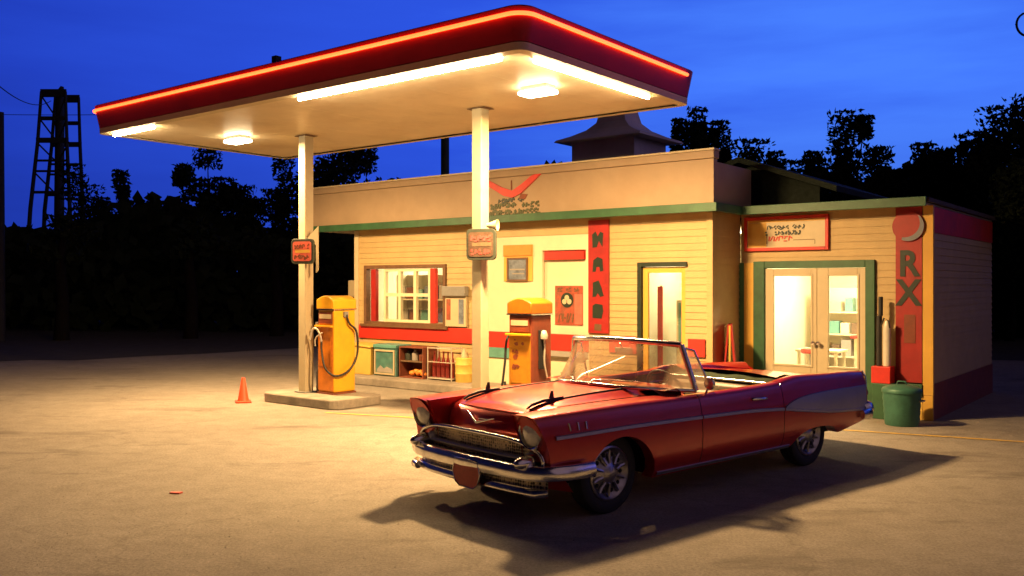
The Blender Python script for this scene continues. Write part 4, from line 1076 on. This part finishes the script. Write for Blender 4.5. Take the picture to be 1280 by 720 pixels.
# front bumper
plan = [(1.86,.965),(1.98,.972),(2.10,.960),(2.20,.925),(2.29,.85),(2.345,.72),(2.375,.55),(2.39,.30),(2.395,0)]
plan = [(x,-y) for x,y in plan][:-1] + plan[::-1]
def blade(q, zc, prof, dx=0, ylim=9, rise=0):
    rows = []
    pts = [p for p in plan if abs(p[1]) <= ylim]
    for i, (x,y) in enumerate(pts):
        a, b = pts[max(0,i-1)], pts[min(len(pts)-1,i+1)]
        n_ = Vector((b[1]-a[1], -(b[0]-a[0]), 0)); n_ = -n_ if n_.x*1.0 + n_.y*y < 0 else n_; n_.normalize()
        r_ = rise*smooth01(.72,.97,abs(y))
        rows.append([(x+dx+n_.x*o, y+n_.y*o, zc+r_+dz) for o, dz in prof])
    q.grid(rows)
q = MB(); blade(q,.435,[(-.03,.060),(.0,.064),(.02,.052),(.034,.020),(.036,-.015),(.024,-.05),(-.03,-.062)],rise=.01)
fb = q.build('front_bumper', M['chrome'], CAR, smooth=50)
q = MB(); blade(q,.285,[(-.04,.03),(.0,.035),(.02,.012),(.02,-.015),(-.005,-.035),(-.05,-.035)],dx=-.03,ylim=.86); q.build('lower_blade', M['chrome'], fb, smooth=50)
q = MB(); blade(q,.355,[(-.03,.05),(-.03,-.05)],dx=-.035,ylim=.86); q.build('lower_mesh', M['mesh'], fb)
for s in (1,-1):
    q = MB(); q.lathe([(.055,-.14),(.060,-.05),(.052,.02),(.034,.07),(.012,.09),(0,.092)],18,'x',(2.36,s*.70,.515)); q.build('bumper_guard', M['chrome'], fb, smooth=60)
    q = MB(); q.tube([(2.355,s*.72,.29),(2.33,s*.80,.29),(2.26,s*.87,.30)],[.034,.04,.03],10); q.build('bumper_end', M['chrome'], fb, smooth=60)
q = MB(); q.prism([(-.15,.0),(-.18,.08),(-.15,.19),(.15,.19),(.18,.08),(.15,.0),(.09,-.035),(-.09,-.035)],0,.012)
o = q.build('license_plate', M['plate'], fb, bevel=.004)
q = MB(); pl_ = [(-.15,.0),(-.18,.08),(-.15,.19),(.15,.19),(.18,.08),(.15,.0),(.09,-.035),(-.09,-.035)]; q.tube([(x,.0,z) for x, z in pl_],.006,6,closed=True); q.build('plate_rim', M['chrome'], o, smooth=60); o.rotation_euler = (0,0,R(90)); o.location = (2.425,.06,.27)
# rear bumper and lamps
q = MB(); plan_r = [(-2.45,.90),(-2.60,.90),(-2.68,.84),(-2.72,.6),(-2.74,0)]; full = plan_r+[(x,-y) for x,y in plan_r[:-1]][::-1]
q.tube([(x,y,.46) for x,y in full],[.05,.07,.075,.06,.055,.06,.075,.07,.05],12,flat=(.6,1)); 
rb = q.build('rear_bumper', M['chrome'], CAR, smooth=60)
for s in (1,-1):
    q = MB(); q.lathe([(.0,-.10),(.05,-.09),(.085,-.03),(.09,.04),(.06,.10)],18,'x',(-2.65,s*.83,.51)); q.build('bumper_pod', M['chrome'], rb, smooth=60)
    q = MB(); q.lathe([(0,-.05),(.05,-.04),(.06,.0),(.06,.05)],16,'x',(-2.635,s*.80,.68)); q.build('tail_light', M['bottle'], CAR, smooth=60)
    q = MB(); q.tube([(-2.622,s*.80,.925),(-2.632,s*.835,.86),(-2.63,s*.85,.70),(-2.625,s*.85,.56)],.010,8); q.build('fin_edge', M['chrome'], CAR, smooth=60)
# underside
q = MB(); q.box(-2.5,2.12,-.52,.52,.24,.40); q.box(-1.0,.95,-.82,.82,.25,.32); q.box(-2.55,-2.05,-.80,.80,.40,.55); q.box(.95,2.1,-.54,.54,.40,.80); q.box(-2.05,-1.0,-.60,.60,.40,.74); q.box(1.93,2.12,-.80,.80,.45,.62)
q.box(.5,.95,-.80,.80,.32,.86); q.box(-1.3,-1.0,-.80,.80,.32,.70)
q.tube([(-2.6,-.4,.24),(-1.9,-.4,.22),(-1.0,-.35,.2)],.025,8)
q.build('underbody', M['black'], CAR)
# wheels
def wheel(x, s):
    e = bpy.data.objects.new('wheel', None); COL.objects.link(e); e.parent = CAR; e.location = (x,s*.715,.335)
    e.rotation_euler = (0,R(17),0 if s > 0 else R(180))
    q = MB(); q.lathe([(.215,-.07),(.25,-.085),(.305,-.09),(.328,-.075),(.337,-.03),(.337,.03),(.328,.07),(.305,.085),(.25,.083),(.222,.07),(.215,.05)],40,'y'); q.build('tyre', M['tyre'], e, smooth=40)
    q = MB(); q.lathe([(.222,-.06),(.222,.06),(.228,.082),(.214,.088),(.200,.072),(.17,.050),(.12,.056),(.085,.078),(.05,.092),(0,.096)],40,'y'); q.build('rim', M['rimm'], e, smooth=40)
    q = MB()
    for k in range(10):
        a = k*math.pi/5; c_, n_ = math.cos(a), math.sin(a)
        q.tube([(.085*c_,.082,.085*n_),(.145*c_,.068,.145*n_),(.19*c_,.076,.19*n_)],[.012,.016,.010],6)
    q.build('wheel_fins', M['rimm'], e, smooth=50)
    q = MB()
    for k in range(10):
        a = (k+.5)*math.pi/5; q.lathe([(0,.006),(.018,.004),(.02,0)],8,'y',(.155*math.cos(a),.054,.155*math.sin(a)))
    q.build('rim_slots', M['black'], e)
    return e
for x in (FX,RX_):
    for s in (1,-1): wheel(x,s)

# ------------------------------------------------------------------ TREES AND FAR THINGS
def leaves(q, c, rad, n, size, rnd, clumps=30, clr=.32):
    cs = []
    while len(cs) < clumps:
        p = Vector((rnd.uniform(-1,1),rnd.uniform(-1,1),rnd.uniform(-1,1)))
        if .25 < p.length < 1: cs.append((p, rnd.uniform(.55,1.3)))
    V, F = [], []
    for k in range(n):
        p, cl = cs[k % clumps]
        d = Vector([max(-.68,min(.68,rnd.gauss(0,.5))) for _ in range(3)])*clr*cl
        w = p+d
        w = Vector((c[0]+w.x*rad[0], c[1]+w.y*rad[1], c[2]+w.z*rad[2]))
        a = Vector((rnd.gauss(0,1),rnd.gauss(0,1),rnd.gauss(0,1))).normalized(); b = a.cross(Vector((rnd.gauss(0,1),rnd.gauss(0,1),rnd.gauss(0,1)))).normalized()
        s = size*rnd.uniform(.6,1.4); i = len(V)
        V += [w-a*s, w+b*s*.45, w+a*s, w-b*s*.45]; F.append((i,i+1,i+2,i+3))
    q._add(V, F)
    return [(Vector((c[0]+p.x*rad[0], c[1]+p.y*rad[1], c[2]+p.z*rad[2]))) for p, _ in cs]
def tree(label, px, py_top, Y, halfpx, base_z, seed, n=5200, size=.16, name='tree', cat='tree', clumps=30, clr=.32, group='dark trees round the station'):
    """px etc. only say where the measured crown stands at depth Y"""
    x = (px-640)/1130*Y; zt = 1.9+(355-py_top)/1130*Y; r = halfpx/1130*Y
    rnd = random.Random(seed)
    t = thing(name, label, cat, (x,Y,0), 0, group)
    zc = (zt+base_z)/2; rz = (zt-base_z)/2
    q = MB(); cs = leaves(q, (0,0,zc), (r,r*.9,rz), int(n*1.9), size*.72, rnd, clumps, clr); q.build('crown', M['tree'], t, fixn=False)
    q = MB(); th = .035*zt*.55
    q.tube([(0,0,-.05),(th*.4,0,zc*.35),(-th*.5,th*.3,zc*.75),(0,0,zc+rz*.4)],[th,th*.8,th*.6,th*.2],9)
    for k in range(9):
        p = cs[k*3 % len(cs)]; z0 = zc*.55+rnd.random()*zc*.4
        mid = Vector((p.x*.45, p.y*.45, (z0+p.z)/2+.2)); q.tube([(0,0,z0),mid,p],[th*.4,th*.25,th*.08],6)
    q.build('trunk', M['trunk'], t, smooth=60)
tree('low bushy dark tree beside the lattice tower',122,203,52,52,1.0,1,4200,.20,clumps=22)
tree('dark tree with open lacy crown left of the left canopy column',262,184,44,72,3.2,2,5200,.18,clumps=26,clr=.26)
tree('dark crown just behind the left canopy column',345,196,40,55,1.5,3,4200,.18)
tree('dark tree with uneven crown above the left end of the parapet',440,178,38,82,1.0,4,7000,.17,clumps=36)
tree('tall dark tree just right of the roof cupola',862,132,34,48,2.0,5,5000,.15,clumps=24,clr=.28)
tree('dark round tree behind the roof right of the tall cupola tree',938,162,33,55,1.5,6,5200,.15)
tree('broad dark flat topped tree above the green doors',1065,156,32,68,1.5,7,6800,.15,clumps=34)
tree('dark tree behind the annex roof, lower than its neighbours',1000,198,36,50,1.0,8,4200,.15)
tree('dark spreading tree left of the tallest right tree',1160,172,31,62,1.0,9,6000,.15)
tree('tallest dark tree rising at the right edge',1262,98,30,88,1.0,10,9000,.15,clumps=44)
tree('bent dark tree with brown trunk close to the right wall',1312,200,16,58,2.6,11,3500,.09,clumps=26)
# wood that reads as one mass
rnd = random.Random(21); q = MB(); V, F = [], []
def hz_left(x): return 4.3+.8*math.sin(x*.31)+.6*math.sin(x*.83+1)
for k in range(34000):
    if k >= 26000:
        x = rnd.uniform(20,44); y = rnd.uniform(-12,36); h = 7.5+.9*math.sin(y*.4)  # out-of-view side strip, added to keep bright sky off the car's flank
    elif k < 14000:
        x = rnd.uniform(-48,-3); y = rnd.uniform(34,46) + .1*abs(x); h = hz_left(x)-.25
    else:
        x = rnd.uniform(-3,34); y = rnd.uniform(33,44) - .25*max(0,x-8); h = 5.0+.9*math.sin(x*.5)+.7*math.sin(x*1.3)
    z = h*rnd.random()**.75
    a = Vector((rnd.gauss(0,1),rnd.gauss(0,.4),rnd.gauss(0,1))).normalized(); b = a.cross(Vector((rnd.gauss(0,.3),1,rnd.gauss(0,.3)))).normalized()
    s = rnd.uniform(.25,.5); w = Vector((x,y,z)); i = len(V); V += [w-a*s,w+b*s*.6,w+a*s,w-b*s*.6]; F.append((i,i+1,i+2,i+3))
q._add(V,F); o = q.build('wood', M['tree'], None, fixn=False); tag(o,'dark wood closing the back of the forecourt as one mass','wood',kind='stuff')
for i, (x, y) in enumerate(((-15.2,30.5),(-11.2,31.5),(-18.5,29.5),(-8.6,33))):
    t = thing('bare_trunk', ['thick dark trunk in front of the wood, below the lattice tower','thin dark trunk in front of the wood right of the thick one','leftmost dark trunk before the wood','dark trunk before the wood nearest the left canopy column'][i], 'tree', (x,y,0), 0, 'dark trunks at the wood edge')
    q = MB(); q.tube([(0,0,-.05),(.05,0,1.4),(-.06,0,2.6),(.1,0,3.7)],[.26,.20,.17,.08],9); q.build('trunk', M['trunk'], t, smooth=60)
    q = MB(); leaves(q,(0,0,3.2),(1.3,1.3,.9),500,.16,random.Random(90+i),10); q.build('crown', M['tree'], t, fixn=False)

# lattice tower
TY = 60
t = thing('lattice_tower', 'dark lattice tower with a thick central mast standing beyond the wood', 'tower', (-30.1,TY,0))
def tz(py): return 1.9+(355-py)/1130*TY
def tx(px): return ((px-74)*.9+74-640)/1130*TY+30.1
q = MB(); q.tube([(0,0,0),(.1,0,tz(116)),(.25,0,tz(108))],[.34,.28,.10],10); q.build('mast', M['tower'], t, smooth=60)
for pl in (((59,118),(54,180),(44,262)),((92,118),(94,180),(98,262))):
    for dy in (-.9,.9):
        q = MB(); q.tube([(tx(p),dy,tz(r)) for p, r in pl]+[(tx(pl[-1][0])*1.25,dy*1.2,0)],[.09,.11,.13,.15],6); q.build('leg', M['tower'], t)
for py, xa, xb, th in ((120,58,93,.26),(151,57,94,.13),(178,52,96,.17),(203,52,96,.07),(216,50,96,.07),(242,46,97,.09)):
    z = tz(py)
    for dy in (-.9,.9): q = MB(); q.box(tx(xa),tx(xb),dy-.05,dy+.05,z-th,z+th); q.build('cross_beam', M['tower'], t)
q = MB()
for (a, b) in (((58,122),(75,150)),((93,122),(76,150)),((57,152),(75,178)),((94,152),(76,178)),((52,180),(74,203)),((97,180),(77,203)),((49,217),(72,242)),((100,217),(78,242))):
    q.tube([(tx(a[0]),-.9,tz(a[1])),(tx(b[0]),-.4,tz(b[1]))],.055,5)
q.build('bracing', M['tower'], t)
t = thing('utility_pole', 'dark utility pole at the left edge', 'utility pole', (-16.98,30,0))
q = MB(); q.cyl((0,0,0),(0,0,7.6),.16,.11,10); q.build('pole_shaft', M['tower'], t, smooth=60)

def wire(label, a, b, sag):
    a, b = Vector(a), Vector(b); q = MB(); q.tube([a.lerp(b,k/14)-Vector((0,0,sag*4*(k/14)*(1-k/14))) for k in range(15)],.022,5)
    tag(q.build('power_line', M['tower'], None, smooth=60), label, 'wire')
wire('upper sagging wire running to the top of the lattice tower',(-17.5,30,8.9),(-30.6,60,tz(126)),.6)
wire('lower level wire crossing behind the lattice tower',(-40,61.5,tz(136)),(-24.0,61.5,tz(137)),.1)
t = thing('vent_mast', 'plain dark green post rising behind the flat roof', 'post', (-1.63,22.0,0))
q = MB(); q.cyl((0,0,0),(0,0,6.4),.11,.10,12); q.build('shaft', M['pole'], t, smooth=60)
q = MB(); q.lathe([(0,6.4),(.14,6.4),(.14,6.46),(0,6.5)],12); q.build('cap', M['pole'], t, smooth=40)
t = thing('hoop_lamp', 'dark hoop bracket of a lamp post just past the right edge', 'lamp post', (10.75,18,0))
q = MB(); q.cyl((0,0,0),(0,0,8.2),.07,.05,10); q.build('post', M['tower'], t, smooth=60)
q = MB(); q.tube([(-.47+.235*math.cos(a),0,7.07+.235*math.sin(a)) for a in np.linspace(0,2*math.pi,25)[:-1]],.022,6,closed=True); q.tube([(-.24,0,7.07),(0,0,7.07)],.02,6); q.build('hoop', M['tower'], t, smooth=60)
for a in range(6):
    q = MB(); an = a*math.pi/3; q.lathe([(0,-.03),(.03,0),(0,.03)],8,'z',(-.47+.235*math.cos(an),0,7.07+.235*math.sin(an))); q.build('hoop_bead', M['tower'], t)

# ------------------------------------------------------------------ LIGHT
add_area('shop_lamp', bloc(-9.2,.6,2.72), .9, .3, 130, (1,.82,.50), (0,0,-TH))
add_area('shop_lamp', bloc(-3.6,.6,2.72), .9, .3, 75, (1,.82,.50), (0,0,-TH))
add_area('shop_lamp', bloc(-1.5,1.4,2.72), .9, .3, 240, (1,.83,.52), (0,0,-TH))

sun = bpy.data.lights.new('dusk_glow', 'SUN'); sun.energy = .22; sun.angle = R(90); sun.color = (1.0,.62,.72)
so = bpy.data.objects.new('dusk_glow', sun); COL.objects.link(so); so.rotation_euler = Vector((-.72,.56,-.40)).to_track_quat('-Z','Y').to_euler()

wd = bpy.data.worlds.new('World'); SC.world = wd; wd.use_nodes = True
nt = wd.node_tree; N = nt.nodes; L = nt.links
bg = N['Background']
sky = N.new('ShaderNodeTexSky'); sky.sky_type = 'NISHITA'; sky.sun_disc = False
sky.sun_elevation = R(-3); sky.sun_rotation = R(75); sky.ozone_density = 6; sky.air_density = 1; sky.dust_density = .5
tc = N.new('ShaderNodeTexCoord')
def math_(op, a, b=None, c=None):
    m = N.new('ShaderNodeMath'); m.operation = op
    for i, v in enumerate((a,b,c)):
        if v is None: continue
        if isinstance(v,(int,float)): m.inputs[i].default_value = v
        else: L.new(v, m.inputs[i])
    return m.outputs[0]
sp = N.new('ShaderNodeSeparateXYZ'); L.new(tc.outputs['Generated'], sp.inputs[0])
# afterglow lies to the right of the station; thin cloud bands drift across it
mp = N.new('ShaderNodeMapping'); mp.inputs['Scale'].default_value = (1.6,1.6,11); mp.inputs['Rotation'].default_value = (R(7),R(5),0); L.new(tc.outputs['Generated'], mp.inputs['Vector'])
ns = N.new('ShaderNodeTexNoise'); ns.inputs['Scale'].default_value = 1.5; ns.inputs['Detail'].default_value = 7; ns.inputs['Roughness'].default_value = .55; L.new(mp.outputs[0], ns.inputs['Vector'])
g_ = math_('ADD', math_('MULTIPLY', sp.outputs['X'], .5), math_('MULTIPLY', sp.outputs['Y'], .87))
g2 = math_('ADD', g_, math_('MULTIPLY', math_('SUBTRACT', ns.outputs['Fac'], .5), .36))
rp = N.new('ShaderNodeValToRGB'); el = rp.color_ramp.elements
mr = N.new('ShaderNodeMapRange'); mr.inputs['From Min'].default_value = -1; mr.inputs['From Max'].default_value = 1; L.new(g2, mr.inputs['Value'])
el[0].position = .25; el[0].color = (.003,.003,.012,1); el[1].position = 1.0; el[1].color = (.062,.21,.98,1)
for p_, c_ in ((.55,(.008,.012,.07)),(.755,(.014,.048,.50)),(.91,(.024,.088,.74))):
    e_ = el.new(p_); e_.color = (*c_,1)
L.new(mr.outputs['Result'], rp.inputs['Fac'])
ez = N.new('ShaderNodeValToRGB'); L.new(sp.outputs['Z'], ez.inputs['Fac']); e2 = ez.color_ramp.elements
e2[0].position = 0; e2[0].color = (.72,.66,.66,1); e2[1].position = 1; e2[1].color = (.03,.03,.03,1)
for p_, v_ in ((.20,1.0),(.33,.95),(.48,.32),(.7,.08)):
    e_ = e2.new(p_); e_.color = (v_,v_,v_,1)
mx = N.new('ShaderNodeMix'); mx.data_type = 'RGBA'; mx.blend_type = 'MULTIPLY'; mx.inputs['Factor'].default_value = 1
L.new(rp.outputs['Color'], mx.inputs['A']); L.new(ez.outputs['Color'], mx.inputs['B'])
ad = N.new('ShaderNodeMix'); ad.data_type = 'RGBA'; ad.blend_type = 'ADD'; ad.inputs['Factor'].default_value = .1
L.new(mx.outputs['Result'], ad.inputs['A']); L.new(sky.outputs['Color'], ad.inputs['B'])
L.new(ad.outputs['Result'], bg.inputs['Color']); bg.inputs['Strength'].default_value = 1.0

# ------------------------------------------------------------------ CAMERA
cam = bpy.data.cameras.new('camera'); co = bpy.data.objects.new('camera', cam); COL.objects.link(co)
co.location = (0,0,1.9); co.rotation_euler = (R(90),0,0)
cam.sensor_width = 36; cam.lens = 36*1130/1280; cam.shift_y = -5/1280; cam.clip_end = 2000; cam.clip_start = .05
SC.camera = co
SC.render.engine = 'CYCLES'
SC.cycles.use_denoising = True
SC.cycles.max_bounces = 8; SC.cycles.transparent_max_bounces = 12
SC.cycles.sample_clamp_indirect = 6; SC.cycles.caustics_reflective = False; SC.cycles.caustics_refractive = False
SC.view_settings.view_transform = 'Standard'; SC.view_settings.look = 'None'; SC.view_settings.exposure = 0.08; SC.view_settings.gamma = 1
SC.view_settings.use_curve_mapping = False
